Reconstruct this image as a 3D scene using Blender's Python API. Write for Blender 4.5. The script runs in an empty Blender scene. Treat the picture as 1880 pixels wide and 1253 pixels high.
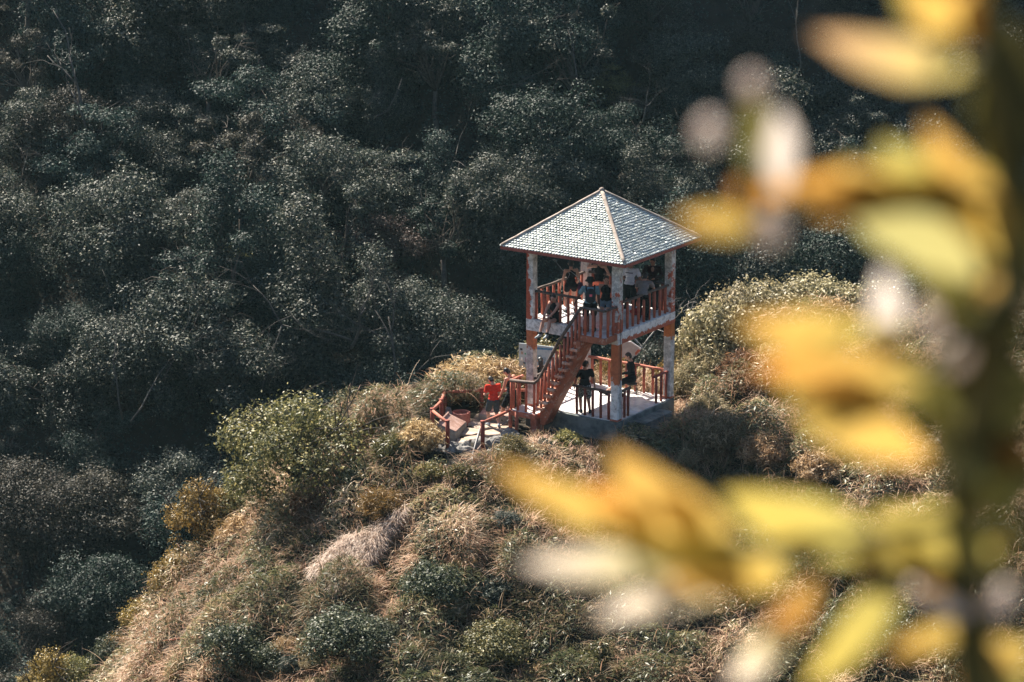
import bpy, bmesh, math, random
import numpy as np
from mathutils import Vector, Matrix, noise as mnoise
R = math.radians
SC = bpy.context.scene
COL = SC.collection
# ------------------------------------------------------------------ camera, world, sun
HAZE = .00011
PITCH = 15.0; FPX = 5400.0; CZ = 25.65
cam = bpy.data.cameras.new('camera'); camo = bpy.data.objects.new('camera', cam); COL.objects.link(camo)
camo.location = (0, 0, CZ); camo.rotation_euler = (R(90 - PITCH), 0, 0)
cam.sensor_width = 36.0; cam.lens = 36.0 * FPX / 1880.0; cam.clip_start = .05; cam.clip_end = 2000
cam.dof.use_dof = True; cam.dof.focus_distance = 92.0; cam.dof.aperture_fstop = 6.4
SC.camera = camo
SUN_EL = 49.0; SUN_AZ = -35.0                       # azimuth clockwise from +Y
w = bpy.data.worlds.new('World'); SC.world = w; w.use_nodes = True
nt = w.node_tree; nt.nodes.clear()
sky = nt.nodes.new('ShaderNodeTexSky'); sky.sky_type = 'NISHITA'; sky.sun_disc = False
sky.sun_elevation = R(SUN_EL); sky.sun_rotation = R(SUN_AZ); sky.air_density = 1.0; sky.dust_density = .6
bg = nt.nodes.new('ShaderNodeBackground'); bg.inputs[1].default_value = .057
wo = nt.nodes.new('ShaderNodeOutputWorld')
nt.links.new(sky.outputs[0], bg.inputs[0]); nt.links.new(bg.outputs[0], wo.inputs[0])
sl = bpy.data.lights.new('sun', 'SUN'); sl.energy = 5.0; sl.angle = R(.5); sl.color = (1.0, .90, .77)
so = bpy.data.objects.new('sun', sl); COL.objects.link(so)
sdir = Vector((math.sin(R(SUN_AZ)) * math.cos(R(SUN_EL)), math.cos(R(SUN_AZ)) * math.cos(R(SUN_EL)), math.sin(R(SUN_EL))))
so.rotation_euler = sdir.to_track_quat('Z', 'Y').to_euler(); so.location = (-60, 120, 90)
SC.view_settings.view_transform = 'Standard'; SC.view_settings.look = 'None'
SC.view_settings.exposure = 1.65; SC.view_settings.gamma = 1.0
SC.cycles.use_denoising = True
SC.cycles.max_bounces = 8; SC.cycles.transparent_max_bounces = 8; SC.cycles.volume_bounces = 0
SC.cycles.diffuse_bounces = 3; SC.cycles.transmission_bounces = 4
# ------------------------------------------------------------------ pixel -> world helpers
_c, _s = math.cos(R(PITCH)), math.sin(R(PITCH))
def ray(px, py):
    a = (px - 940) / FPX; b = -(py - 626.5) / FPX
    return Vector((a, _c + b * _s, -_s + b * _c))
def Pz(px, py, z=0.0):
    d = ray(px, py); t = (z - CZ) / d.z
    return Vector((0, 0, CZ)) + d * t
def Py(px, py, y):
    d = ray(px, py); t = y / d.y
    return Vector((0, 0, CZ)) + d * t
def project(p):
    v = Vector(p) - Vector((0, 0, CZ))
    dep = v.y * _c - v.z * _s; up = v.y * _s + v.z * _c
    return 940 + FPX * v.x / dep, 626.5 - FPX * up / dep
# ------------------------------------------------------------------ object helpers
def link(o, parent=None):
    COL.objects.link(o)
    if parent is not None: o.parent = parent
    return o
def tag(o, label=None, cat=None, group=None, kind=None):
    if label: o['label'] = label
    if cat: o['category'] = cat
    if group: o['group'] = group
    if kind: o['kind'] = kind
    return o
def empty(name, loc=(0, 0, 0), rz=0.0):
    o = bpy.data.objects.new(name, None); o.empty_display_size = .2
    o.location = loc; o.rotation_euler = (0, 0, rz)
    return link(o)
def copy_tree(o, parent=None):
    c = o.copy(); COL.objects.link(c); c.parent = parent
    for ch in list(o.children): copy_tree(ch, c)
    return c
class MB:
    def __init__(s): s.v = []; s.f = []
    def add(s, vs, fs):
        n = len(s.v); s.v += [tuple(v) for v in vs]; s.f += [tuple(i + n for i in f) for f in fs]; return s
    def box(s, a, b, M=None):
        x0, y0, z0 = a; x1, y1, z1 = b
        vs = [Vector(p) for p in ((x0,y0,z0),(x1,y0,z0),(x1,y1,z0),(x0,y1,z0),(x0,y0,z1),(x1,y0,z1),(x1,y1,z1),(x0,y1,z1))]
        if M: vs = [M @ v for v in vs]
        return s.add(vs, [(3,2,1,0),(4,5,6,7),(0,1,5,4),(1,2,6,5),(2,3,7,6),(3,0,4,7)])
    def hexa(s, bot, top):
        n = len(bot)
        return s.add(list(bot) + list(top), [tuple(range(n))[::-1], tuple(range(n, 2*n))] + [(i, (i+1) % n, n + (i+1) % n, n + i) for i in range(n)])
    def tube(s, pts, rad, seg=8, cap=True, squash=1.0):
        pts = [Vector(p) for p in pts]
        if not hasattr(rad, '__len__'): rad = [rad] * len(pts)
        vs = []; fs = []; up = Vector((0, 0, 1))
        for i, p in enumerate(pts):
            d = (pts[min(i+1, len(pts)-1)] - pts[max(i-1, 0)])
            if d.length < 1e-9: d = Vector((0, 0, 1))
            d.normalize()
            u = up if abs(d.z) < .95 else Vector((1, 0, 0))
            a = d.cross(u).normalized(); b = a.cross(d).normalized()
            for k in range(seg):
                t = 2 * math.pi * k / seg
                vs.append(p + a * (math.cos(t) * rad[i]) + b * (math.sin(t) * rad[i] * squash))
        for i in range(len(pts) - 1):
            for k in range(seg):
                k2 = (k + 1) % seg
                fs.append((i*seg + k, i*seg + k2, (i+1)*seg + k2, (i+1)*seg + k))
        if cap:
            fs.append(tuple(range(seg))[::-1]); fs.append(tuple(range((len(pts)-1)*seg, len(pts)*seg)))
        return s.add(vs, fs)
    def ball(s, c, r, seg=12, rings=8, M=None):
        if not hasattr(r, '__len__'): r = (r, r, r)
        c = Vector(c); vs = []; fs = []
        for i in range(1, rings):
            ph = math.pi * i / rings
            for k in range(seg):
                t = 2 * math.pi * k / seg
                v = Vector((r[0]*math.sin(ph)*math.cos(t), r[1]*math.sin(ph)*math.sin(t), r[2]*math.cos(ph)))
                vs.append(c + (M @ v if M else v))
        top = len(vs); v = Vector((0, 0, r[2])); vs.append(c + (M @ v if M else v)); v = Vector((0, 0, -r[2])); vs.append(c + (M @ v if M else v))
        for i in range(rings - 2):
            for k in range(seg):
                k2 = (k + 1) % seg
                fs.append((i*seg + k, (i+1)*seg + k, (i+1)*seg + k2, i*seg + k2))
        for k in range(seg):
            k2 = (k + 1) % seg
            fs.append((top, k, k2)); fs.append((top + 1, (rings-2)*seg + k2, (rings-2)*seg + k))
        return s.add(vs, fs)
    def cap(s, a, b, ra, rb, seg=12):
        s.ball(a, ra, seg, 8); s.ball(b, rb, seg, 8)
        return s.tube([a, b], [ra, rb], seg)
    def mesh(s, name, mat=None, smooth=False):
        me = bpy.data.meshes.new(name); me.from_pydata(s.v, [], s.f); me.update()
        if mat: me.materials.append(mat)
        if smooth: me.polygons.foreach_set('use_smooth', [True] * len(me.polygons))
        return me
    def build(s, name, mat=None, parent=None, smooth=False, bevel=0):
        o = bpy.data.objects.new(name, s.mesh(name, mat, smooth)); link(o, parent)
        if bevel:
            m = o.modifiers.new('b', 'BEVEL'); m.width = bevel; m.segments = 2; m.limit_method = 'ANGLE'
        return o
# ------------------------------------------------------------------ materials
def nodes(name):
    m = bpy.data.materials.new(name); m.use_nodes = True
    t = m.node_tree; b = t.nodes['Principled BSDF']; return m, t, b
def N(t, typ, **kw):
    n = t.nodes.new(typ)
    for k, v in kw.items(): setattr(n, k, v)
    return n
def ramp(t, stops, interp='LINEAR'):
    r = t.nodes.new('ShaderNodeValToRGB'); r.color_ramp.interpolation = interp
    e = r.color_ramp.elements
    while len(e) > 1: e.remove(e[-1])
    e[0].position = stops[0][0]; e[0].color = (*stops[0][1], 1)
    for p, c in stops[1:]:
        x = e.new(p); x.color = (*c, 1)
    return r
def math_(t, op, a, b=None, clamp=False):
    n = t.nodes.new('ShaderNodeMath'); n.operation = op; n.use_clamp = clamp
    for i, v in enumerate((a, b)):
        if v is None: continue
        if isinstance(v, (int, float)): n.inputs[i].default_value = v
        else: t.links.new(v, n.inputs[i])
    return n.outputs[0]
def mat_noise(name, c1, c2, scale=6, rough=.8, bump=.15, spec=.3, c3=None, detail=6, bscale=None):
    m, t, b = nodes(name)
    tc = N(t, 'ShaderNodeTexCoord'); n1 = N(t, 'ShaderNodeTexNoise'); n1.inputs['Scale'].default_value = scale; n1.inputs['Detail'].default_value = detail
    n1.inputs['Roughness'].default_value = .65
    t.links.new(tc.outputs['Object'], n1.inputs['Vector'])
    st = [(.36, c1), (.62, c2)] + ([(.72, c3)] if c3 else [])
    r = ramp(t, st); t.links.new(n1.outputs[0], r.inputs[0]); t.links.new(r.outputs[0], b.inputs['Base Color'])
    b.inputs['Roughness'].default_value = rough; b.inputs['Specular IOR Level'].default_value = spec
    if bump:
        n2 = N(t, 'ShaderNodeTexNoise'); n2.inputs['Scale'].default_value = bscale or scale * 5; n2.inputs['Detail'].default_value = 5
        t.links.new(tc.outputs['Object'], n2.inputs['Vector'])
        bp = N(t, 'ShaderNodeBump'); bp.inputs['Strength'].default_value = bump; bp.inputs['Distance'].default_value = .03
        t.links.new(n2.outputs[0], bp.inputs['Height']); t.links.new(bp.outputs[0], b.inputs['Normal'])
    return m
RED = (.44, .125, .075); REDO = (.50, .165, .075); WHT = (.62, .60, .57)
def mat_peel(name, red=RED, white=WHT, z0=0.0, kz=0.0, kx=0.0, bias=.5, scale=5.0, stain=.5, dark=(.10, .12, .12), invert=False):
    """weathered limewash over red paint; red shows where noise + kz*(z-z0) + kx*x exceeds bias"""
    m, t, b = nodes(name)
    tc = N(t, 'ShaderNodeTexCoord'); sx = N(t, 'ShaderNodeSeparateXYZ'); t.links.new(tc.outputs['Object'], sx.inputs[0])
    n1 = N(t, 'ShaderNodeTexNoise'); n1.inputs['Scale'].default_value = scale; n1.inputs['Detail'].default_value = 7; n1.inputs['Roughness'].default_value = .7
    t.links.new(tc.outputs['Object'], n1.inputs['Vector'])
    f = math_(t, 'ADD', n1.outputs[0], math_(t, 'MULTIPLY', math_(t, 'SUBTRACT', sx.outputs[2], z0), kz))
    f = math_(t, 'ADD', f, math_(t, 'MULTIPLY', sx.outputs[0], kx))
    f = math_(t, 'MULTIPLY', math_(t, 'SUBTRACT', f, bias), 30.0, True)
    n2 = N(t, 'ShaderNodeTexNoise'); n2.inputs['Scale'].default_value = 1.5 * scale; n2.inputs['Detail'].default_value = 8; n2.inputs['Roughness'].default_value = .75
    t.links.new(tc.outputs['Object'], n2.inputs['Vector'])
    rw = ramp(t, [(.28, dark), (.30 + .32 * stain, tuple(c * .62 for c in white)), (.42 + .3 * stain, white)]); t.links.new(n2.outputs[0], rw.inputs[0])
    rr = ramp(t, [(.3, tuple(c * .55 for c in red)), (.55, red), (.8, tuple(min(1, c * 1.35) for c in red))]); t.links.new(n2.outputs[0], rr.inputs[0])
    mx = N(t, 'ShaderNodeMix', data_type='RGBA'); t.links.new(f, mx.inputs['Factor'])
    t.links.new(rw.outputs[0], mx.inputs['A']); t.links.new(rr.outputs[0], mx.inputs['B'])
    t.links.new(mx.outputs['Result'], b.inputs['Base Color']); b.inputs['Roughness'].default_value = .75; b.inputs['Specular IOR Level'].default_value = .3
    bp = N(t, 'ShaderNodeBump'); bp.inputs['Strength'].default_value = .35; bp.inputs['Distance'].default_value = .01
    t.links.new(math_(t, 'SUBTRACT', n2.outputs[0], f), bp.inputs['Height']); t.links.new(bp.outputs[0], b.inputs['Normal'])
    return m
def mat_leaf(name, stops, trans=.35, rough=.42, spec=.5, vary=.35):
    """stops: colour ramp over the per-leaf random value"""
    m, t, b = nodes(name)
    at = N(t, 'ShaderNodeAttribute'); at.attribute_name = 'rnd'
    oi = N(t, 'ShaderNodeObjectInfo')
    r = ramp(t, stops); t.links.new(at.outputs['Fac'], r.inputs[0])
    hsv = N(t, 'ShaderNodeHueSaturation'); t.links.new(r.outputs[0], hsv.inputs['Color'])
    t.links.new(math_(t, 'ADD', math_(t, 'MULTIPLY', oi.outputs['Random'], vary), 1 - vary / 2), hsv.inputs['Value'])
    t.links.new(math_(t, 'ADD', math_(t, 'MULTIPLY', oi.outputs['Random'], .03), .485), hsv.inputs['Hue'])
    t.links.new(hsv.outputs[0], b.inputs['Base Color']); b.inputs['Roughness'].default_value = rough; b.inputs['Specular IOR Level'].default_value = spec
    tr = N(t, 'ShaderNodeBsdfTranslucent'); t.links.new(hsv.outputs[0], tr.inputs['Color'])
    ms = N(t, 'ShaderNodeMixShader'); ms.inputs[0].default_value = trans
    t.links.new(b.outputs[0], ms.inputs[1]); t.links.new(tr.outputs[0], ms.inputs[2])
    t.links.new(ms.outputs[0], t.nodes['Material Output'].inputs['Surface'])
    return m
def mat_plain(name, c, rough=.7, spec=.3, metal=0, var=.25, scale=14):
    return mat_noise(name, tuple(x * (1 - var) for x in c), tuple(min(1, x * (1 + var)) for x in c), scale, rough, .1, spec) if not metal else _metal(name, c, rough)
def _metal(name, c, rough):
    m = mat_noise(name, tuple(x * .8 for x in c), c, 20, rough, .05); m.node_tree.nodes['Principled BSDF'].inputs['Metallic'].default_value = 1; return m
# leaf palettes (per leaf colours)
LM = {
 'greygreen': mat_leaf('leaf_greygreen', [(0, (.014, .024, .020)), (.45, (.036, .052, .042)), (.8, (.098, .112, .086)), (1, (.25, .235, .175))], .28, .55, .3),
 'teal':      mat_leaf('leaf_teal', [(0, (.009, .021, .018)), (.6, (.024, .046, .038)), (1, (.085, .125, .10))], .25, .6, .25),
 'darkbrown': mat_leaf('leaf_brown', [(0, (.018, .019, .015)), (.6, (.048, .047, .036)), (1, (.16, .14, .105))], .25, .6, .25),
 'olive':     mat_leaf('leaf_olive', [(0, (.06, .066, .024)), (.6, (.12, .12, .04)), (1, (.25, .215, .08))], .32, .42, .5),
 'yellow':    mat_leaf('leaf_yellowgreen', [(0, (.09, .09, .035)), (.55, (.22, .20, .075)), (1, (.44, .35, .14))], .38, .45, .4),
 'rust':      mat_leaf('leaf_rust', [(0, (.09, .05, .03)), (.6, (.20, .10, .055)), (1, (.36, .20, .11))], .3, .5, .3),
 'straw':     mat_leaf('leaf_straw', [(0, (.22, .14, .07)), (.5, (.48, .32, .17)), (1, (.74, .56, .34))], .3, .5, .35),
 'tan':       mat_leaf('leaf_tan', [(0, (.12, .105, .055)), (.5, (.28, .235, .13)), (1, (.60, .50, .32))], .35, .5, .35),
 'russet':    mat_leaf('leaf_russet', [(0, (.030, .020, .018)), (.6, (.070, .046, .040)), (1, (.18, .12, .10))], .25, .55, .3),
 'darkgreen': mat_leaf('leaf_darkgreen', [(0, (.022, .032, .018)), (.6, (.060, .076, .042)), (1, (.20, .20, .12))], .3, .5, .3),
 'bushgreen': mat_leaf('leaf_bushgreen', [(0, (.07, .08, .03)), (.6, (.19, .185, .07)), (1, (.46, .40, .16))], .35, .5, .35),
 'ochre':     mat_leaf('leaf_ochre', [(0, (.13, .09, .025)), (.6, (.27, .18, .05)), (1, (.44, .29, .10))], .33, .45, .4),
}
BARK = mat_noise('bark', (.06, .05, .042), (.13, .11, .09), 9, .85, .4)
BARKD = mat_noise('bark_dark', (.018, .015, .013), (.05, .04, .034), 9, .85, .4)
PALE = mat_noise('bark_pale', (.22, .20, .18), (.42, .39, .35), 9, .75, .3)
# ------------------------------------------------------------------ numpy leaf meshes
def quads_mesh(name, verts, rnd, mat, nv=4):
    """verts (n, nv, 3) -> mesh of n separate faces, float attribute rnd per face"""
    n = len(verts); me = bpy.data.meshes.new(name)
    me.vertices.add(n * nv); me.vertices.foreach_set('co', np.ascontiguousarray(verts, dtype=np.float32).ravel())
    me.loops.add(n * nv); me.loops.foreach_set('vertex_index', np.arange(n * nv, dtype=np.int32))
    me.polygons.add(n); me.polygons.foreach_set('loop_start', np.arange(0, n * nv, nv, dtype=np.int32))
    me.polygons.foreach_set('loop_total', np.full(n, nv, dtype=np.int32))
    me.update(calc_edges=True)
    a = me.attributes.new('rnd', 'FLOAT', 'FACE'); a.data.foreach_set('value', np.asarray(rnd, dtype=np.float32))
    if mat: me.materials.append(mat)
    return me
def unit(a): return a / np.maximum(np.linalg.norm(a, axis=-1, keepdims=True), 1e-9)
def leaves(c, nrm, size, aspect, rng, droop=0.0, dirs=None):
    """diamond leaves: centres c, normals nrm, random in-plane direction"""
    n = len(c); nrm = unit(nrm)
    t = rng.normal(size=(n, 3)) if dirs is None else dirs + rng.normal(size=(n, 3)) * .25
    t[:, 2] -= droop
    t = unit(t - (t * nrm).sum(1, keepdims=True) * nrm); b = np.cross(nrm, t)
    s = size[:, None]; w_ = s * aspect
    v = np.empty((n, 4, 3))
    v[:, 0] = c - t * s * .5; v[:, 1] = c + b * w_ * .5 - t * s * .06; v[:, 2] = c + t * s * .5; v[:, 3] = c - b * w_ * .5 - t * s * .06
    v[:, 1] += nrm * w_ * .18; v[:, 3] += nrm * w_ * .18
    return v
def puff_leaves(puffs, n, size, aspect, rng, shell=.22, up=.45, droop=.2):
    """puffs: list of (cx,cy,cz,rx,rz)"""
    P = np.array(puffs); area = P[:, 3] ** 2; k = rng.choice(len(P), n, p=area / area.sum())
    d = unit(rng.normal(size=(n, 3))); r = 1 - np.abs(rng.normal(size=n)) * shell
    # lumpy radius so outlines stay ragged
    lump = 1 + .26 * np.sin(d[:, 0] * 5 + k) * np.sin(d[:, 1] * 6 + 2 * k) + .16 * np.sin(d[:, 2] * 9 + 3 * k) + .10 * np.sin(d[:, 0] * 13 + d[:, 1] * 11 + k)
    stray = (rng.random(n) < .12) * rng.random(n) ** 1.5 * .6
    r = (r * lump + stray)[:, None]
    c = P[k, :3] + d * r * np.stack([P[k, 3], P[k, 3], P[k, 4]], 1)
    nrm = d * .7 + rng.normal(size=(n, 3)) * .45 + np.array([0, 0, up])
    s = size * (.6 + .8 * rng.random(n))
    return leaves(c, nrm, s, aspect, rng, droop)
def limbs(mb, base, targets, r0, rng, fork=.45, sag=.0):
    """tapered trunk with limbs to each target"""
    base = Vector(base); T = [Vector(t) for t in targets]
    cen = sum(T, Vector()) / len(T)
    fk = base.lerp(cen, fork) + Vector((rng.normal() * .15, rng.normal() * .15, 0))
    mid = base.lerp(fk, .5) + Vector((rng.normal() * .12, rng.normal() * .12, 0))
    mb.tube([base - Vector((0, 0, .3)), base, mid, fk], [r0 * 1.4, r0 * 1.1, r0 * .85, r0 * .72], 8)
    for t in T:
        a = fk.lerp(t, .35) + Vector((rng.normal() * .15, rng.normal() * .15, .2 * (t - fk).length * .4 - sag)); b = fk.lerp(t, .7) + Vector((rng.normal() * .12, rng.normal() * .12, .12))
        rr = r0 * .45
        mb.tube([fk, a, b, t], [rr, rr * .7, rr * .42, rr * .16], 6)
        for q in range(2):
            e = b + Vector((rng.normal() * .5, rng.normal() * .5, rng.random() * .6)); mb.tube([a.lerp(b, rng.random()), e], [rr * .3, rr * .08], 5)
# ------------------------------------------------------------------ terrain
XH = [-60, -30, -20, -16, -12.5, -8.5, -5, -3, 0, 6, 9, 13, 18, 26, 40, 70]
ZH = [-44, -25, -16.2, -12.0, -8.7, -4.4, -2.1, -1.1, -.7, -.65, -.25, .8, 1.8, 3.5, 6, 9]
def sn(x, y, f, s=0.0):
    return (np.sin(x * f + 1.3 + s) * np.cos(y * f * 1.13 + .7 * s) + .5 * np.sin(x * f * 2.1 + y * f * 1.7 + 2.1 + s) + .3 * np.cos(x * f * 4.3 - y * f * 3.9 + s))
def T(x, y):
    x = np.asarray(x, float); y = np.asarray(y, float)
    hc = np.interp(x, XH, ZH)
    yc = 88.5 + np.minimum(x, 0) * .3
    dfront = np.maximum((yc - 3.2) - y, 0); dback = np.maximum(y - (yc + 3.0 + np.clip(x - 6, 0, 8) * .5), 0)
    ridge = hc - .40 * dfront - .004 * dfront ** 2 - .85 * dback - .02 * dback ** 2 + .28 * sn(x, y, .55) * np.clip((dfront + dback) / 3, 0, 1)
    ridge = ridge + 1.5 * np.exp(-((x - 8.8) / 2.8) ** 2 - ((y - 94) / 2.4) ** 2)
    # level ground of the terrace and the tower
    q = np.clip(1.6 - np.hypot((x - 1.2) / 5.2, (y - 88.2) / 3.6), 0, .6) / .6
    ridge = ridge * (1 - q) + (-.66) * q
    far = -18.5 + .62 * np.maximum(y - 108 - 1.5 * np.sin(x * .09), 0) + 1.3 * sn(x, y, .13, 1.0) + .5 * sn(x, y, .4, 2.0) + np.clip(-(x + 10), 0, 30) * .08
    far = far + np.clip(y - 152 + .12 * x, 0, 16) * 1.9  # steep rise added out of view to cast shade on the upper forest
    near = 24.05 - .74 * np.maximum(y - 1.2, 0) + .5 * sn(x, y, .3, .5) * np.clip((y - 4) / 6, 0, 1)
    return np.maximum(np.maximum(ridge, far), near)
def Tz(x, y): return float(T(x, y))
def hit(px, py, lift=0.0, y0=60, y1=175):
    """first meeting of the sight line with the ground raised by lift"""
    ys = np.linspace(y0, y1, 900); d = ray(px, py)
    xs = d.x * ys / d.y; zs = CZ + d.z * ys / d.y
    g_ = zs - T(xs, ys) - lift; k = np.argmax(g_ <= 0) if (g_ <= 0).any() else int(np.argmin(g_))
    return Vector((xs[k], ys[k], Tz(xs[k], ys[k])))
def axis(segs):
    out = []
    for a, b, s in segs: out += list(np.arange(a, b, s))
    return np.array(out + [segs[-1][1]])
gx = axis([(-320, -60, 20), (-60, -24, 2), (-24, 24, .5), (24, 60, 2), (60, 320, 20)])
gy = axis([(-120, 0, 10), (0, 66, 3), (66, 98, .5), (98, 176, 1.25), (176, 420, 16)])
X, Y = np.meshgrid(gx, gy); Z = T(X, Y)
nx_, ny_ = len(gx), len(gy)
idx = np.arange(nx_ * ny_).reshape(ny_, nx_)
F_ = np.stack([idx[:-1, :-1], idx[:-1, 1:], idx[1:, 1:], idx[1:, :-1]], -1).reshape(-1, 4)
me = bpy.data.meshes.new('ground'); me.from_pydata(np.stack([X, Y, Z], -1).reshape(-1, 3).tolist(), [], F_.tolist()); me.update()
me.polygons.foreach_set('use_smooth', [True] * len(me.polygons))
me.materials.append(mat_noise('soil', (.016, .015, .012), (.040, .033, .025), .9, .95, .6, .1, (.045, .038, .030), bscale=5))
tag(link(bpy.data.objects.new('ground', me)), kind='structure')
# ------------------------------------------------------------------ the lookout tower (local x: left corner -> front corner, local y: front -> right)
S = 3.1; H2 = 2.78
FC = Pz(1131, 772.5, 0); TA = R(-34.0)
ORG = FC - Vector((math.cos(TA), math.sin(TA), 0)) * S
TM = Matrix.Translation(ORG) @ Matrix.Rotation(TA, 4, 'Z')
def TW(x, y, z=0): return TM @ Vector((x, y, z))
def TL(p): return TM.inverted() @ Vector(p)
tower = empty('lookout_tower', ORG, TA)
tag(tower, 'two-storey open lookout tower with red rails, peeling white columns and a pale tiled pyramid roof', 'lookout tower')
mt_concrete = mat_noise('old_concrete', (.10, .105, .10), (.22, .22, .21), 3.0, .9, .4, .2, (.30, .29, .27))
mt_dark = mat_noise('dark_concrete', (.085, .10, .10), (.20, .22, .21), 3.0, .9, .4, .2)
mt_red = mat_peel('red_paint_worn', RED, (.40, .22, .16), bias=.34, scale=6, stain=.3, dark=(.12, .05, .03))
mt_redl = mat_peel('red_paint_faded', (.40, .13, .085), (.48, .30, .24), bias=.40, scale=6, stain=.3, dark=(.16, .08, .06))
mt_maroon = mat_peel('maroon_paint_worn', (.27, .070, .050), (.40, .22, .18), bias=.36, scale=7, stain=.3, dark=(.12, .05, .04))
mt_rail = mat_noise('weathered_handrail', (.055, .042, .036), (.15, .105, .085), 5, .7, .3, .4, (.24, .16, .13))
mt_stair = mat_peel('stair_paint', (.34, .115, .065), (.44, .26, .20), bias=.42, scale=3.5, stain=.4, dark=(.10, .05, .04))
mt_tread = mat_peel('tread_paint_lit', (.50, .24, .16), (.62, .46, .38), bias=.45, scale=3.5, stain=.35, dark=(.20, .11, .08))  # stair paint made lighter so the tread tops look sunlit
def mat_tiles(name, base, grout, size, rough, tone=.12):
    m, t, b = nodes(name)
    tc = N(t, 'ShaderNodeTexCoord'); br = N(t, 'ShaderNodeTexBrick'); br.offset = 0
    br.inputs['Scale'].default_value = 1.0; br.inputs['Brick Width'].default_value = size; br.inputs['Row Height'].default_value = size
    br.inputs['Mortar Size'].default_value = .006; br.inputs['Color1'].default_value = (*base, 1); br.inputs['Color2'].default_value = (*[c * .9 for c in base], 1); br.inputs['Mortar'].default_value = (*grout, 1)
    t.links.new(tc.outputs['Object'], br.inputs['Vector'])
    n1 = N(t, 'ShaderNodeTexNoise'); n1.inputs['Scale'].default_value = 2.2; n1.inputs['Detail'].default_value = 8; t.links.new(tc.outputs['Object'], n1.inputs['Vector'])
    r = ramp(t, [(.3, (.62, .62, .60)), (.6, (1, 1, 1))]); t.links.new(n1.outputs[0], r.inputs[0])
    mx = N(t, 'ShaderNodeMix', data_type='RGBA', blend_type='MULTIPLY'); mx.inputs['Factor'].default_value = 1
    t.links.new(br.outputs['Color'], mx.inputs['A']); t.links.new(r.outputs[0], mx.inputs['B']); t.links.new(mx.outputs['Result'], b.inputs['Base Color'])
    b.inputs['Roughness'].default_value = rough; return m
mt_floor = mat_tiles('white_floor_tiles', (.86, .86, .86), (.55, .55, .55), .4, .14)
# plinth and ground floor
MB().box((-.14, -.14, -1.05), (S + .14, S + .14, -.03)).build('plinth', mt_dark, tower, bevel=.02)
MB().box((-.06, -.06, -.03), (S + .10, S + .10, .0)).build('ground_floor', mt_floor, tower)
m = MB(); m.box((S + .141, .72, -.75), (S + .62, 2.35, -.17)); m.box((S + .621, .9, -1.0), (S + 1.0, 2.2, -.42))
m.build('entrance_steps', mt_dark, tower, bevel=.02)
# columns
cw = .125
cols = {'front': (S, 0), 'left': (0, 0), 'right': (S, S), 'back': (0, S)}
cm = {
 ('front', 0): mat_peel('column_front_low', REDO, (.78, .79, .78), z0=.02, kz=.9, bias=.5, scale=3.0, stain=.30, kx=.6),
 ('front', 1): mat_peel('column_front_high', RED, (.80, .80, .77), z0=1.1, kz=-.10, bias=.64, scale=5, stain=.62),
 ('left', 0): mat_peel('column_left_low', REDO, (.72, .66, .62), z0=.62, kz=.8, bias=.5, scale=4, stain=.55),
 ('left', 1): mat_peel('column_left_high', (.46, .10, .05), (.80, .79, .76), z0=.2, kz=-.12, kx=-1.8, bias=.50, scale=4, stain=.5),
 ('right', 0): mat_peel('column_right_low', (.52, .17, .05), (.78, .78, .76), z0=.75, kz=.9, bias=.5, scale=4, stain=.65),
 ('right', 1): mat_peel('column_right_high', RED, (.78, .78, .76), z0=0, kz=-.10, kx=.5, bias=.55, scale=3.4, stain=.55),
 ('back', 0): mat_peel('column_back_low', (.5, .2, .14), (.60, .50, .46), z0=0, kz=0, bias=.62, scale=6, stain=.3),
 ('back', 1): mat_peel('column_back_high', (.5, .2, .14), (.60, .52, .48), z0=0, kz=0, bias=.60, scale=6, stain=.3)}
for k, (x, y) in cols.items():
    for lv, (za, zb) in enumerate(((0.001, H2 - .36), (H2 + .001, 5.12))):
        mb = MB(); h = (zb - za) / 2
        n = 9
        rings = [[(sx * cw * (1 + .03 * math.sin(7 * i + x)), sy * cw * (1 + .03 * math.cos(5 * i + y)), -h + 2 * h * i / n) for sx, sy in ((-1, -1), (1, -1), (1, 1), (-1, 1))] for i in range(n + 1)]
        vs = [p for r_ in rings for p in r_]; fs = [(0, 3, 2, 1), (4*n, 4*n + 1, 4*n + 2, 4*n + 3)] + [(4*i + j, 4*i + (j+1) % 4, 4*i + 4 + (j+1) % 4, 4*i + 4 + j) for i in range(n) for j in range(4)]
        mb.add(vs, fs); o = mb.build('column', cm[(k, lv)], tower, bevel=.015); o.location = (x, y, (za + zb) / 2)
for x, y in cols.values(): MB().box((x - .145, y - .145, .001), (x + .145, y + .145, .06)).build('column_foot', mt_redl, tower, bevel=.01)
# upper floor and edge beams
MB().box((.10, .10, H2 - .14), (S - .10, S - .10, H2)).build('upper_floor', mt_floor, tower)
mb_w = mat_peel('beam_white', RED, (.78, .78, .76), z0=-.02, kz=-.9, bias=.72, scale=5, stain=.45)
mb_r = mat_peel('beam_red_lower', (.46, .13, .075), (.78, .78, .76), z0=.02, kz=-2.2, bias=.62, scale=5, stain=.35)
for nm, a, b, mt in (('f', (-.13, -.13), (S + .13, .10), mb_w), ('r', (S - .10, .101), (S + .135, S + .13), mb_r), ('b', (-.13, S - .10), (S - .101, S + .13), mb_r), ('l', (-.131, .101), (.10, S - .101), mb_w)):
    cx, cy = (a[0] + b[0]) / 2, (a[1] + b[1]) / 2
    o = MB().box((a[0] - cx, a[1] - cy, -.18), (b[0] - cx, b[1] - cy, .18)).build('edge_beam', mt, tower, bevel=.012); o.location = (cx, cy, H2 - .177)
# drain pipe stub / cable at the front column
MB().tube([(S + .15, -.02, H2 + .6), (S + .15, -.02, 1.2), (S + .15, -.01, .05)], .008, 6).build('cable', BARKD, tower)
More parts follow.
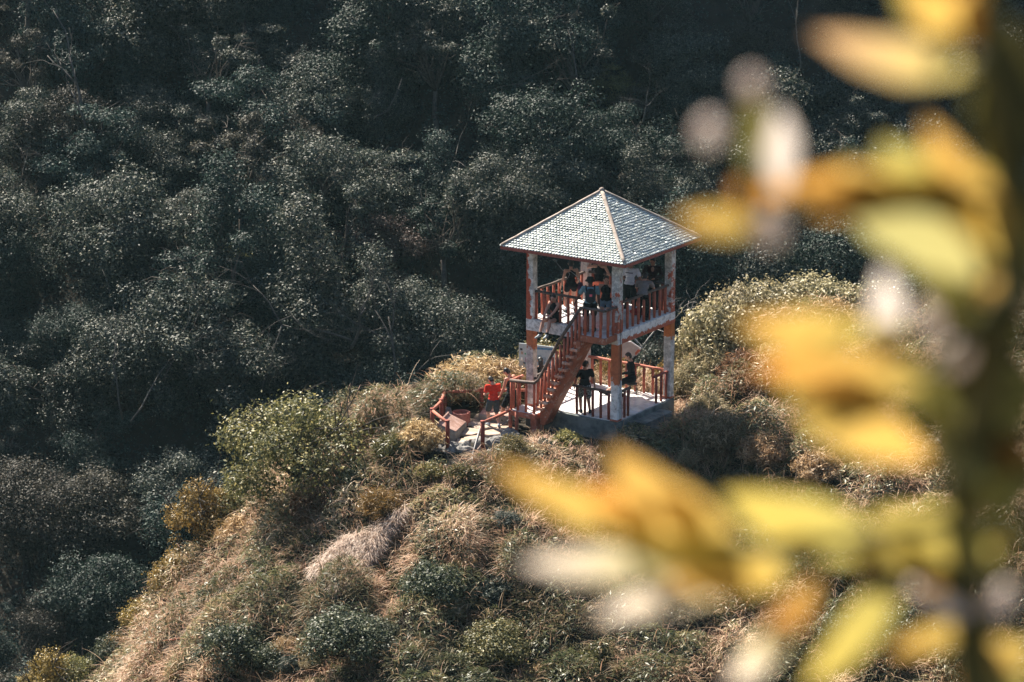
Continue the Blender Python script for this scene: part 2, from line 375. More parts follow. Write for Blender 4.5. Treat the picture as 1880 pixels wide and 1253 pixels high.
# railings ------------------------------------------------------------
def railing(a, b, z, mat=None, n=None, h=.88, posts=True, rad=.052, skip=0, thing=None, zb=None, rmat=None, ends=.02):
    """a, b: local ends (x, y); handrail with round balusters"""
    mat = mat or mt_red; zb = z if zb is None else zb
    L = math.hypot(b[0] - a[0], b[1] - a[1]); n = n or max(2, round(L / .315))
    root = bpy.data.objects.new('railing', None); link(root, tower); root.location = (a[0], a[1], z); root.rotation_euler = (0, 0, math.atan2(b[1] - a[1], b[0] - a[0]))
    root.empty_display_size = .1
    s = (zb - z) / L
    mb = MB(); k = 6
    mb.tube([(L * i / k, .006 * math.sin(3 * i), h + s * L * i / k + .008 * math.sin(2.1 * i)) for i in range(k + 1)], rad, 10, squash=.8); mb.build('handrail', rmat or mt_rail, root, smooth=True)
    for i in range(n):
        x = L * (i + .5) / n
        MB().tube([(x, 0, s * x + .001), (x + random.uniform(-.01, .01), 0, s * x + h * .5), (x, random.uniform(-.01, .01), s * x + h - .03)], [.043, .046, .043], 8).build('baluster', mat, root, smooth=True)
    return root
random.seed(4)
railing((0, .03), (1.76, .03), H2)                       # front left side, up to the stair head
railing((0, .1), (0, S - .1), H2, n=9)
railing((.1, S), (S - .1, S), H2, n=9)
railing((S, .12), (S, S - .12), H2, n=9)
railing((1.55, -.03), (S - .1, -.03), 0, mat=mt_maroon, n=5)
railing((.12, -.03), (1.1, -.03), 0, n=4)
railing((0, .1), (0, S - .1), 0, n=9)
railing((.1, S), (S - .1, S), 0, n=9, rmat=mt_redl)
railing((S + .03, .12), (S + .03, .75), 0, mat=mt_maroon, n=3)
railing((S + .03, 2.15), (S + .03, S - .05), 0, mat=mt_maroon, n=3, rmat=mt_maroon)
# staircase -----------------------------------------------------------
stair = bpy.data.objects.new('staircase', None); link(stair, tower); stair.empty_display_size = .2
xs0, xs1, y0s, y1s = .78, 2.30, -.80, -.16
nst = 11; rise = (H2 - .02) / (nst + 1); run = (xs1 - xs0) / nst
for i in range(nst):
    x = xs0 + run * i; z = rise * (i + 1)
    MB().box((x - .09, y0s - .05, z - .085), (x + .20, y1s + .04, z)).build('tread', mt_tread, stair, bevel=.012)
sl_ = (H2) / (xs1 - xs0)
mb = MB(); ya, yb = y0s + .12, y1s - .05
prof = [(xs0 - .02, -.35), (xs0 + .14, -.35), (xs1 + .10, H2 - .36), (xs1 + .10, H2 - .21), (xs1 - .05, H2 - .21), (xs0 - .02, .10)]
mb.hexa([(x, ya, z) for x, z in prof], [(x, yb, z) for x, z in prof]); mb.build('stringer', mt_stair, stair, bevel=.01)
m = MB(); m.box((xs1, y0s - .04, H2 - .20), (S + .10, -.1305, H2 - .005)); m.build('upper_landing', mt_stair, stair, bevel=.012)
MB().box((xs1 + .03, y0s + .02, H2 - .005), (S + .04, -.132, H2 + .004)).build('landing_floor', mt_floor, stair)
MB().box((xs1 - .10, y0s - .10, H2 - .42), (xs1 + .06, y0s + .06, H2 - .202)).build('bracket', mt_stair, stair, bevel=.01)
m = MB(); m.box((-.30, y0s - .06, -.17), (xs0 - .08, -.145, -.012)); m.box((.45, y0s + .05, -1.0), (xs0 - .12, -.30, -.171)); m.build('lower_landing', mt_redl, stair, bevel=.012)
MB().box((-.26, y0s - .02, -.012), (xs0 - .10, -.16, .0)).build('lower_landing_floor', mt_floor, stair)
for x, y in ((-.25, y0s - .02), (.0, y0s - .04)):
    MB().tube([(x, y, -.72), (x, y, -.01)], .06, 10).build('landing_post', mt_redl, stair, smooth=True)
# stair railings
def stair_rail(name, y, pts, bal, rmat):
    root = bpy.data.objects.new(name, None); link(root, tower); root.location = (0, y, 0); root.empty_display_size = .1
    MB().tube([(x, 0, z) for x, z in pts], .052, 10).build('handrail', rmat, root, smooth=True)
    for x, z0, z1 in bal: MB().tube([(x, 0, z0), (x + .004, .004, z1)], .042, 8).build('baluster', mt_red if name == 'stair_railing' else mt_redl, root, smooth=True)
    return root
def zst(x): return rise * (int((x - xs0) / run) + 1) if x > xs0 else 0
bal = [(x, 0, .93) for x in (-.25, 0.0, .30, .60)] + [(x, zst(x), .98 + (x - .70) * (H2 + .80 - 1.02) / (xs1 - .70)) for x in [.86 + .138 * i for i in range(11)]]
stair_rail('stair_railing', y0s + .03, [(-.29, .93), (.2, .95), (.62, .99), (.78, 1.12), (1.5, 1.02 + .8 * 1.78), (xs1 + .0, H2 + .84)], bal, mt_rail)
bal = [(x, zst(x), .95 + (x - .70) * (H2 + .80 - 1.02) / (xs1 - .70)) for x in [.9 + .138 * i for i in range(10)]]
stair_rail('stair_railing', y1s + .02, [(.62, .95), (.78, 1.08), (1.8, 2.85)], bal, mt_rail)
r_ = railing((-.26, y0s), (-.26, -.12), 0, mat=mt_redl, n=2, h=.93, rmat=mt_redl)
railing((xs1 + .02, y0s + .02), (S + .04, y0s + .02), H2, n=3, h=.84)
railing((S + .05, y0s + .05), (S + .05, -.14), H2, n=2, h=.84)
# roof ----------------------------------------------------------------
RC = Vector((S / 2 + .01, S / 2 - .03)); RW = 2.23; ZE = 5.13; ZA = 6.72
soff = MB()
q = [(RC.x - RW, RC.y - RW), (RC.x + RW, RC.y - RW), (RC.x + RW, RC.y + RW), (RC.x - RW, RC.y + RW)]
roof = MB().hexa([(x, y, ZE - .06) for x, y in q], [(x, y, ZE - .008) for x, y in q])
roof.add([(x * .995 + RC.x * .005, y * .995 + RC.y * .005, ZE - .008) for x, y in q] + [(RC.x, RC.y, ZA - .03)], [(0, 1, 4), (1, 2, 4), (2, 3, 4), (3, 0, 4)])
roof_o = roof.build('roof', mat_noise('roof_underlay', (.20, .225, .215), (.32, .35, .335), 5, .8), tower)
mt_tile, t, b = nodes('glazed_roof_tiles')
tc = N(t, 'ShaderNodeTexCoord'); at = N(t, 'ShaderNodeAttribute'); at.attribute_name = 'rnd'
n1 = N(t, 'ShaderNodeTexNoise'); n1.inputs['Scale'].default_value = 1.6; n1.inputs['Detail'].default_value = 6; t.links.new(tc.outputs['Object'], n1.inputs['Vector'])
f = math_(t, 'ADD', math_(t, 'MULTIPLY', at.outputs['Fac'], .55), math_(t, 'MULTIPLY', n1.outputs[0], .6))
r = ramp(t, [(.16, (.26, .30, .28)), (.36, (.46, .51, .48)), (.8, (.66, .70, .66))]); t.links.new(f, r.inputs[0]); t.links.new(r.outputs[0], b.inputs['Base Color'])
b.inputs['Roughness'].default_value = .27; b.inputs['Specular IOR Level'].default_value = .95
rng = np.random.default_rng(11)
tv = []; tr_ = []
NR = 29; slope_len = math.hypot(RW, ZA - ZE); tw = .106
for side in range(4):
    ang = side * math.pi / 2
    for i in range(NR):
        s0 = i / NR; half = RW * (1 - s0)
        nC = int(half / tw) + 1
        for j in range(-nC, nC + 1):
            u = (j + (.5 if i % 2 else 0)) * tw
            if abs(u) > half - .0: continue
            if rng.random() < .004: continue
            z0 = ZE + (ZA - ZE) * s0; d = RW * (1 - s0)
            # tile: hexagonal fish-scale tongue lying on the slope, lower lip raised
            L = slope_len / NR; cs, sn_ = RW / slope_len, (ZA - ZE) / slope_len
            w2 = tw * .455; jx = rng.normal() * .004; lift = .036 + rng.normal() * .005; tilt_ = rng.normal() * .004
            pts = [(-w2 * .3, -L * .26, lift), (w2 * .3, -L * .26, lift), (w2, L * .14, lift * .85 + tilt_), (w2, L * 1.0, .006), (-w2, L * 1.0, .006), (-w2, L * .14, lift * .85 - tilt_)]
            vs = []
            for (a, sdist, h) in pts:
                dd = d - sdist * cs + h * sn_ ; zz = z0 + sdist * sn_ + h * cs
                lx, ly = u + a + jx, -dd
                ca, sa = math.cos(ang), math.sin(ang)
                vs.append((RC.x + lx * ca - ly * sa, RC.y + lx * sa + ly * ca, zz))
            tv.append(vs); tr_.append(rng.random())
me = quads_mesh('roof_tiles', np.array(tv), tr_, mt_tile, 6)
o = link(bpy.data.objects.new('roof_tiles', me), roof_o); sm = o.modifiers.new('s', 'SOLIDIFY'); sm.thickness = .012; sm.offset = -1
mt_ridge = mat_noise('ridge_cement', (.24, .20, .165), (.40, .34, .29), 5, .8, .3, .2, (.50, .45, .40))
for x, y in q:
    c = Vector((x, y, ZE + .03)); a = Vector((RC.x, RC.y, ZA + .035))
    n = 14; mb = MB(); mb.tube([c.lerp(a, i / n) + Vector((0, 0, .006 * math.sin(i * 2.3))) for i in range(n + 1)], [.062 + .006 * math.sin(i * 3.1) for i in range(n + 1)], 10, squash=.7)
    mb.build('hip_cap', mt_ridge, roof_o, smooth=True)
MB().ball((RC.x, RC.y, ZA + .03), .09, 12, 8).build('finial', mt_ridge, roof_o, smooth=True)
mt_fas = mat_peel('fascia_paint', (.34, .10, .075), (.40, .25, .2), bias=.36, scale=6, stain=.3)
for i in range(4):
    x0, y0 = q[i]; x1, y1 = q[(i + 1) % 4]
    L = 2 * RW; ang = math.atan2(y1 - y0, x1 - x0)
    o = MB().box((.002, -.03, -.095), (L - .004 - (.0), .012, -.008)).build('fascia', mt_fas, roof_o); o.location = (x0, y0, ZE); o.rotation_euler = (0, 0, ang)
m = MB()
for a, b in (((-.09, -.09), (S + .09, .09)), ((-.09, S - .09), (S + .09, S + .09)), ((-.09, .091), (.09, S - .091)), ((S - .09, .091), (S + .09, S - .091))):
    m.box((a[0], a[1], 4.90), (b[0], b[1], ZE - .062))
m.build('eaves_beam', mt_redl, tower)
# ------------------------------------------------------------------ terrace things
ZT = -.60
mt_stone = mat_noise('flagstone', (.26, .20, .15), (.44, .35, .28), 2.2, .9, .5, .2, (.52, .44, .36), bscale=14)
mt_rock = mat_noise('rock', (.10, .10, .098), (.27, .26, .245), 3, .9, .7, .25, (.46, .42, .38), bscale=9)
mt_pink = mat_noise('pinkish_plaster', (.30, .17, .13), (.46, .31, .26), 4, .8, .25, .3, (.52, .40, .35))
mt_grey = mat_noise('grey_plaster', (.12, .12, .115), (.24, .235, .225), 4, .85, .3, .25, (.32, .30, .28))
rt = random.Random(5)
def stone_slab(name, px, py, r, h, z, label, mat, seed, cat='stone', sq=1.0, group=None, rot=0):
    rr = random.Random(seed); c = Pz(px, py, z); n = rr.choice((6, 7, 8))
    a0 = rr.random() * 6; b = []; t_ = []
    for i in range(n):
        a = a0 + 2 * math.pi * i / n + rr.uniform(-.25, .25); k = r * rr.uniform(.78, 1.15)
        b.append((k * 1.05 * math.cos(a), k * sq * 1.05 * math.sin(a), -h)); t_.append((k * math.cos(a), k * sq * math.sin(a), rr.uniform(-.02, .02)))
    o = MB().hexa(b, t_).build(name, mat, None, bevel=.03); o.location = c; o.rotation_euler = (rr.uniform(-.03, .03), rr.uniform(-.03, .03), rot)
    return tag(o, label, cat, group)
def rock(px, py, r, label, seed, z=None, sq=(1, .8, .75), group='rocks below the terrace edge'):
    rr = random.Random(seed); mb = MB(); mb.ball((0, 0, 0), (r * sq[0], r * sq[1], r * sq[2]), 20, 14)
    off = Vector((seed * 3.1, seed * 1.7, 0))
    vs = []
    for v in mb.v:
        v = Vector(v); n = mnoise.noise(v * (1.6 / r) + off) * .34 + mnoise.noise(v * (4.5 / r) + off) * .12
        nn = v * (1 + n); nn.z = max(nn.z, -r * .5); vs.append(tuple(nn))
    mb.v = [tuple(Vector(v) * 1.25) for v in vs]; o = mb.build('rock', mt_rock, None)
    o.location = Pz(px, py, ZT - .15 if z is None else z); o.rotation_euler = (0, 0, rr.random() * 6)
    return tag(o, label, 'rock', group)
# paved ground of the terrace (irregular flat stones)
pav = [(862, 792, .42, 'flat stone beside the low end of the sloping pedestal'), (884, 781, .38, 'flat stone in the middle of the terrace path'), (905, 778, .40, 'flat stone under the feet of the person in red'),
       (926, 772, .40, 'flat stone under the feet of the person in the black vest'), (870, 803, .30, 'dark-edged flat stone behind the leaning grey handrail'), (905, 793, .40, 'broad flat stone between the short post and the stair landing'),
       (928, 786, .36, 'flat stone beside the landing posts'), (866, 774, .40, 'flat stone in front of the round planter'), (888, 765, .40, 'flat stone by the second pedestal'), (850, 808, .25, 'small flat stone below the sloping pedestal')]
for i, (px, py, r_, lb) in enumerate(pav): stone_slab('flagstone', px, py, r_, .25, ZT + .004 * (i % 5), lb, mt_stone, 30 + i, sq=.95, group='flat stones paving the terrace')
for i, (px, py, r_, sq, lb) in enumerate([
    (797, 818, .22, (1, .8, .8), 'pale grey rock under the leftmost terrace post'), (803, 835, .30, (1, .8, .8), 'low grey rock at the far left of the rock edge'),
    (815, 826, .28, (1, .7, .8), 'light rounded rock under the front terrace post'), (832, 838, .34, (1.1, .8, .9), 'big pale mottled rock below the sloping pedestal'),
    (852, 838, .36, (1, .8, 1.0), 'dark blocky rock left of the leaning handrail'), (856, 819, .24, (1.2, .8, .6), 'flat pinkish rock above the dark blocky rock'),
    (868, 850, .24, (1.2, .8, .6), 'white-grey rock at the foot of the leaning handrail'), (887, 834, .32, (1, .8, 1.1), 'tall dark rock under the short post with the sloping rail'),
    (905, 838, .26, (1, .8, .8), 'dark rock right of the short post'), (915, 812, .22, (1.3, .8, .7), 'small dark rock on the edge of the terrace path'),
    (935, 800, .24, (1.2, .8, .7), 'rock half hidden by leaves below the landing'), (876, 812, .16, (1.2, .9, .6), 'small rock between terrace stones'),
    (842, 822, .15, (1.2, .9, .7), 'reddish stone chip below the pedestal')]):
    rock(px, py, r_, lb, i + 2, ZT - .28 if py > 815 else ZT - .08, sq)
# sloping pedestals
def wedge(name, foot, heights, z, mt_side, mt_top, label, lip=True, cat='stone pedestal'):
    P = [Pz(px, py, z) for px, py in foot]; c = sum(P, Vector()) / 4
    bot = [p - c for p in P]; top = [p - c + Vector((0, 0, h)) for p, h in zip(P, heights)]
    root = empty(name, c); bot = [b - Vector((0, 0, .15)) for b in bot]
    MB().hexa(bot, top).build('block', mt_side, root, bevel=.02)
    n = (top[1] - top[0]).cross(top[3] - top[0]).normalized(); n = n if n.z > 0 else -n
    cc = sum(top, Vector()) / 4
    a = [cc + (t_ - cc) * .94 + n * .002 for t_ in top]; b2 = [v + n * .018 for v in a]
    MB().hexa(a, b2).build('top_slab', mt_top, root, bevel=.006)
    if lip:
        u0, u1 = a[0], a[3]; inw = ((a[1] - a[0]).normalized()) * .05
        MB().hexa([u0 + n * .02, u1 + n * .02, u1 + inw + n * .02, u0 + inw + n * .02], [u0 + n * .06, u1 + n * .06, u1 + inw + n * .06, u0 + inw + n * .06]).build('raised_lip', mt_top, root)
    return tag(root, label, cat)
wedge('stone_pedestal', [(800, 813.5), (837, 808), (857, 785), (820, 790)], [.60, .24, .17, .57], ZT, mt_grey, mt_pink, 'big sloping stone pedestal with a pinkish top, behind the front terrace posts')
wedge('stone_pedestal', [(879, 774), (936, 778), (947, 764), (893, 757)], [.22, .22, .28, .30], ZT, mt_grey, mt_pink, 'low sloping stone pedestal behind the person in the red shirt', lip=False)
# round planter
c = Pz(846, 776, ZT); root = empty('round_planter', c)
mb = MB(); n = 32; prof = [(.30, -.2), (.30, .33), (.285, .345), (.235, .345), (.22, .33), (.22, .16)]
vs = [(r_ * math.cos(2*math.pi*k/n), r_ * math.sin(2*math.pi*k/n), z) for r_, z in prof for k in range(n)]
fs = [(i*n + k, i*n + (k+1) % n, (i+1)*n + (k+1) % n, (i+1)*n + k) for i in range(len(prof) - 1) for k in range(n)]
mb.add(vs, fs); mb.build('ring', mat_noise('planter_red', (.28, .09, .07), (.42, .17, .13), 5, .8, .2, .3, (.45, .30, .25)), root)
MB().tube([(0, 0, .12), (0, 0, .17)], .219, 28).build('ash', mat_noise('ash', (.02, .02, .022), (.06, .06, .06), 9, .9), root)
m = MB()
for i in range(7): m.ball((rt.uniform(-.12, .12), rt.uniform(-.1, .1), .19), (.035, .02, .018), 8, 6, Matrix.Rotation(rt.random() * 3, 3, 'Z'))
o = m.build('litter', mat_plain('paper_litter', (.62, .62, .60)), root); o['kind'] = 'stuff'
tag(root, 'round reddish concrete planter ring holding ash and white litter', 'planter')
# dark leaning slab behind it
o = MB().hexa([(-.16, -.05, -.05), (.16, -.05, -.05), (.17, .05, -.05), (-.15, .05, -.05)], [(-.11, .10, .52), (.03, .08, .50), (.05, .18, .50), (-.09, .19, .52)]).build('leaning_slab', mt_rock, None, bevel=.02)
o.location = Pz(825, 779, ZT); tag(o, 'dark stone slab leaning behind the round planter', 'stone slab')
# terrace railing
tr_root = empty('terrace_railing', Pz(821, 800, ZT)); tag(tr_root, 'maroon log-style railing around the left end of the terrace', 'railing')
off = tr_root.location
def post(px, py, h, parent, z=None, r=.062, mat=None, name='post'):
    z = ZT if z is None else z
    top = Pz(px, py, z + h) - off; return top
def tpost(px, pyt, h=.88, z=None, parent=tr_root, r=.065):
    z = ZT if z is None else z
    top = Pz(px, pyt, z + h); p = top - parent.location
    MB().tube([(p.x, p.y, z - .25 - parent.location.z), (p.x + .006, p.y, p.z - .3), (p.x, p.y, p.z)], [r, r * .97, r], 12).build('post', mt_maroon, parent, smooth=True)
    MB().tube([(p.x, p.y, p.z - .002), (p.x, p.y, p.z + .02)], [r * 1.15, r * 1.1], 12).build('post_cap', mt_maroon, parent, smooth=True)
    return p
p1 = tpost(793.4, 751); p2 = tpost(821.5, 773); p3 = tpost(810, 734); p4 = tpost(816.4, 717.5); p5 = tpost(884, 714)
def rail(a, b, parent, mat, r=.048, dz=-.05):
    a = Vector(a) + Vector((0, 0, dz)); b = Vector(b) + Vector((0, 0, dz)); m_ = (a + b) / 2 + Vector((0, 0, -.01))
    MB().tube([a, m_, b], [r, r * 1.05, r], 10).build('rail', mat, parent, smooth=True)
for a, b in ((p2, p1), (p1, p3), (p3, p4), (p4, p5), (p5, TW(-.2, .9, ZT + .88) - tr_root.location)): rail(a, b, tr_root, mt_redl)
r2 = empty('short_railing', Pz(887, 816, ZT)); tag(r2, 'short maroon post with a rail rising to the stair landing', 'railing')
p6 = tpost(886, 774, parent=r2); rail(p6, TW(-.26, y0s - .03, .02) - r2.location, r2, mt_redl, dz=-.04)
mt_pipe = mat_noise('grey_pipe', (.07, .07, .072), (.18, .17, .165), 6, .5, .1, .5)
a = Py(881.5, 787, 85.4); b = Py(866, 843, 84.9); c = Py(857, 866, 84.6)
o = MB().tube([a - b, Vector((0, 0, 0)), c - b], .036, 10).build('pipe_handrail', mt_pipe, None, smooth=True); o.location = b
tag(o, 'grey metal pipe handrail leaning down the rocks in front of the short post', 'handrail')
a = Pz(917, 784, ZT + .06); b = Pz(936, 770, ZT + .30)
o = MB().tube([(0, 0, 0), b - a], .016, 8).build('metal_rod', mt_pipe, None, smooth=True); o.location = a
tag(o, 'thin dark metal rod lying beside the stair landing posts', 'rod')
# information board ---------------------------------------------------
bl, br = Py(953, 630, 91.6), Py(1018, 637.5, 90.9); h_b = .80
root = empty('information_board', Vector(((bl.x + br.x) / 2, (bl.y + br.y) / 2, -1.6)), math.atan2(br.y - bl.y, br.x - bl.x))
wdt = (br - bl).length; zt = bl.z + 1.6; zt2 = br.z + 1.6
mt_board, t, b = nodes('printed_board')
tc = N(t, 'ShaderNodeTexCoord'); n1 = N(t, 'ShaderNodeTexVoronoi'); n1.inputs['Scale'].default_value = 9; t.links.new(tc.outputs['Object'], n1.inputs['Vector'])
n2 = N(t, 'ShaderNodeTexNoise'); n2.inputs['Scale'].default_value = 7; t.links.new(tc.outputs['Object'], n2.inputs['Vector'])
r = ramp(t, [(.0, (.10, .13, .15)), (.12, (.22, .27, .30)), (.2, (.40, .47, .50)), (1, (.46, .52, .54))]); t.links.new(math_(t, 'MULTIPLY', n1.outputs['Distance'], math_(t, 'MULTIPLY', n2.outputs[0], 3)), r.inputs[0])
t.links.new(r.outputs[0], b.inputs['Base Color']); b.inputs['Roughness'].default_value = .4
x0, x1 = -wdt / 2, wdt / 2
MB().hexa([(x0, -.015, zt - h_b), (x1, -.015, zt2 - h_b), (x1, .015, zt2 - h_b), (x0, .015, zt - h_b)], [(x0, -.015, zt), (x1, -.015, zt2), (x1, .015, zt2), (x0, .015, zt)]).build('panel', mt_board, root)
m = MB()
m.hexa([(x0 + .62, -.019, zt - .12), (x1 - .05, -.019, zt2 - .12), (x1 - .05, -.016, zt2 - .12), (x0 + .62, -.016, zt - .12)], [(x0 + .62, -.019, zt - .05), (x1 - .05, -.019, zt2 - .05), (x1 - .05, -.016, zt2 - .05), (x0 + .62, -.016, zt - .05)])
m.build('header_band', mat_plain('board_blue', (.10, .22, .36)), root)
for k, (fx, fz, wd, hg, colr) in enumerate([(.05, .16, .09, .07, (.04, .04, .05)), (.08, .26, .09, .10, (.42, .30, .24)), (.22, .3, .05, .05, (.06, .3, .15)), (.08, .46, .06, .08, (.75, .78, .8)), (.24, .44, .05, .16, (.35, .25, .3)), (.16, .60, .1, .08, (.12, .16, .2)), (.70, .3, .13, .16, (.2, .28, .33)), (.86, .34, .16, .22, (.26, .34, .38)), (.92, .60, .1, .1, (.5, .42, .25))]):
    z1 = zt - fz; MB().box((x0 + fx, -.018 - .0005 * k, z1 - hg), (x0 + fx + wd, -.0155, z1)).build('picture_panel', mat_plain('print_%d' % k, colr), root)
for x in (x0 + .12, x1 - .12): MB().box((x - .03, .017, -.0), (x + .03, .07, zt - .1)).build('leg', BARK, root)
tag(root, 'pale blue-grey information board with small pictures behind the left column', 'information board')
# pale pointed board with a red end, seen behind the front column
p = Py(1152, 640, 91.3); root = empty('gabled_panel', p)
ang = .25
def bp_(x, z, y=0): return (x, y, z)
pts = [(-.22, -.28), (.26, -.28), (.42, -.08), (.40, -.02), (.10, .20), (-.22, .20)]
MB().hexa([(x, -.03, z) for x, z in pts], [(x, .03, z) for x, z in pts]).build('panel', mat_noise('pale_panel', (.30, .29, .30), (.42, .40, .41), 4, .7), root)
MB().tube([(-.22, 0, .215), (.10, 0, .215), (.43, 0, -.015)], .03, 8).build('top_edge', mat_plain('sunlit_edge', (.7, .68, .66)), root)  # white tube paints the sunlit rim along the panel top
MB().hexa([(x, -.036, z) for x, z in [(.26, -.22), (.40, -.09), (.42, -.05), (.34, -.02), (.24, -.14)]], [(x, -.0305, z) for x, z in [(.26, -.22), (.40, -.09), (.42, -.05), (.34, -.02), (.24, -.14)]]).build('red_corner', mt_red, root)
MB().box((.0, .031, -1.7), (.08, .09, -.05)).build('post', BARK, root)
tag(root, 'pale gable-topped panel with a red corner behind the back railing', 'panel')
# ------------------------------------------------------------------ people
def skin_mat(name, c): 
    m, t, b = nodes(name); b.inputs['Base Color'].default_value = (*c, 1); b.inputs['Roughness'].default_value = .55; b.inputs['Specular IOR Level'].default_value = .35
    b.inputs['Subsurface Weight'].default_value = .08; b.inputs['Subsurface Radius'].default_value = (.02, .01, .005); return m
SK1 = skin_mat('skin_light', (.52, .28, .20)); SK2 = skin_mat('skin_tan', (.36, .18, .12)); SK3 = skin_mat('skin_deep', (.12, .055, .04))
HAIR = mat_plain('black_hair', (.012, .010, .009), .45, .5, scale=60)
def cloth(name, c, var=.18): return mat_noise('cloth_' + name, tuple(x * (1 - var) for x in c), tuple(min(1, x * (1 + var)) for x in c), 9, .85, .25, .15, bscale=40)
BLK = cloth('black', (.010, .011, .013)); BLK2 = cloth('charcoal', (.028, .032, .036)); TEAL = cloth('teal', (.16, .27, .30)); REDC = cloth('red', (.62, .045, .025))
WHT_ = cloth('white', (.66, .66, .70)); GREYC = cloth('grey', (.20, .18, .18)); DENIM = cloth('denim', (.15, .22, .28)); ORNG = cloth('orange', (.60, .15, .09)); MARO = cloth('maroon', (.030, .014, .016))
SLATE = cloth('slate', (.05, .065, .075)); SHOE_G = cloth('shoe_grey', (.32, .36, .38)); SHOE_B = cloth('shoe_black', (.014, .014, .016)); NAVY = cloth('navy', (.02, .05, .09)); REDB = cloth('red_bag', (.30, .03, .03))
mt_pat, t, b = nodes('cloth_patterned')
tc = N(t, 'ShaderNodeTexCoord'); n1 = N(t, 'ShaderNodeTexNoise'); n1.inputs['Scale'].default_value = 16; n1.inputs['Detail'].default_value = 2; t.links.new(tc.outputs['Object'], n1.inputs['Vector'])
r = ramp(t, [(.45, (.012, .016, .02)), (.52, (.45, .50, .50)), (.60, (.04, .06, .06))]); t.links.new(n1.outputs[0], r.inputs[0]); t.links.new(r.outputs[0], b.inputs['Base Color']); b.inputs['Roughness'].default_value = .85
EYE = mat_plain('eye_dark', (.01, .008, .008), .2)
def remesh(mb, name, mat, parent, vox, smooth_it=2, wrinkle=0.0, seed=0):
    tmp = bpy.data.objects.new('tmp', mb.mesh('tmp')); COL.objects.link(tmp)
    m = tmp.modifiers.new('r', 'REMESH'); m.mode = 'VOXEL'; m.voxel_size = vox; m.use_smooth_shade = True
    if smooth_it:
        s_ = tmp.modifiers.new('s', 'SMOOTH'); s_.iterations = smooth_it; s_.factor = .5
    dg = bpy.context.evaluated_depsgraph_get(); dg.update()
    me = bpy.data.meshes.new_from_object(tmp.evaluated_get(dg)); bpy.data.objects.remove(tmp)
    me.name = name; me.materials.clear(); me.materials.append(mat)
    if wrinkle:
        n = len(me.vertices); co = np.empty(n * 3); no = np.empty(n * 3)
        me.vertices.foreach_get('co', co); me.vertices.foreach_get('normal', no); co = co.reshape(-1, 3); no = no.reshape(-1, 3)
        d = np.sin(co[:, 2] * 46 + 3 * np.sin(co[:, 0] * 17 + seed) + seed) * .5 + np.sin(co[:, 0] * 38 + co[:, 2] * 25 + seed * 2 + 2 * np.sin(co[:, 1] * 20)) * .5
        co = co + no * (d * wrinkle)[:, None]; me.vertices.foreach_set('co', co.ravel()); me.update()
    me.polygons.foreach_set('use_smooth', [True] * len(me.polygons))
    return link(bpy.data.objects.new(name, me), parent)
def ik(a, c, l1, l2, hint):
    a, c = Vector(a), Vector(c); d = c - a; L = min(d.length, (l1 + l2) * .995); d = d.normalized()
    c = a + d * L; x = (l1*l1 - l2*l2 + L*L) / (2*L); h = math.sqrt(max(l1*l1 - x*x, 0))
    hv = Vector(hint); hv = (hv - d * hv.dot(d)).normalized()
    return a + d * x + hv * h, c
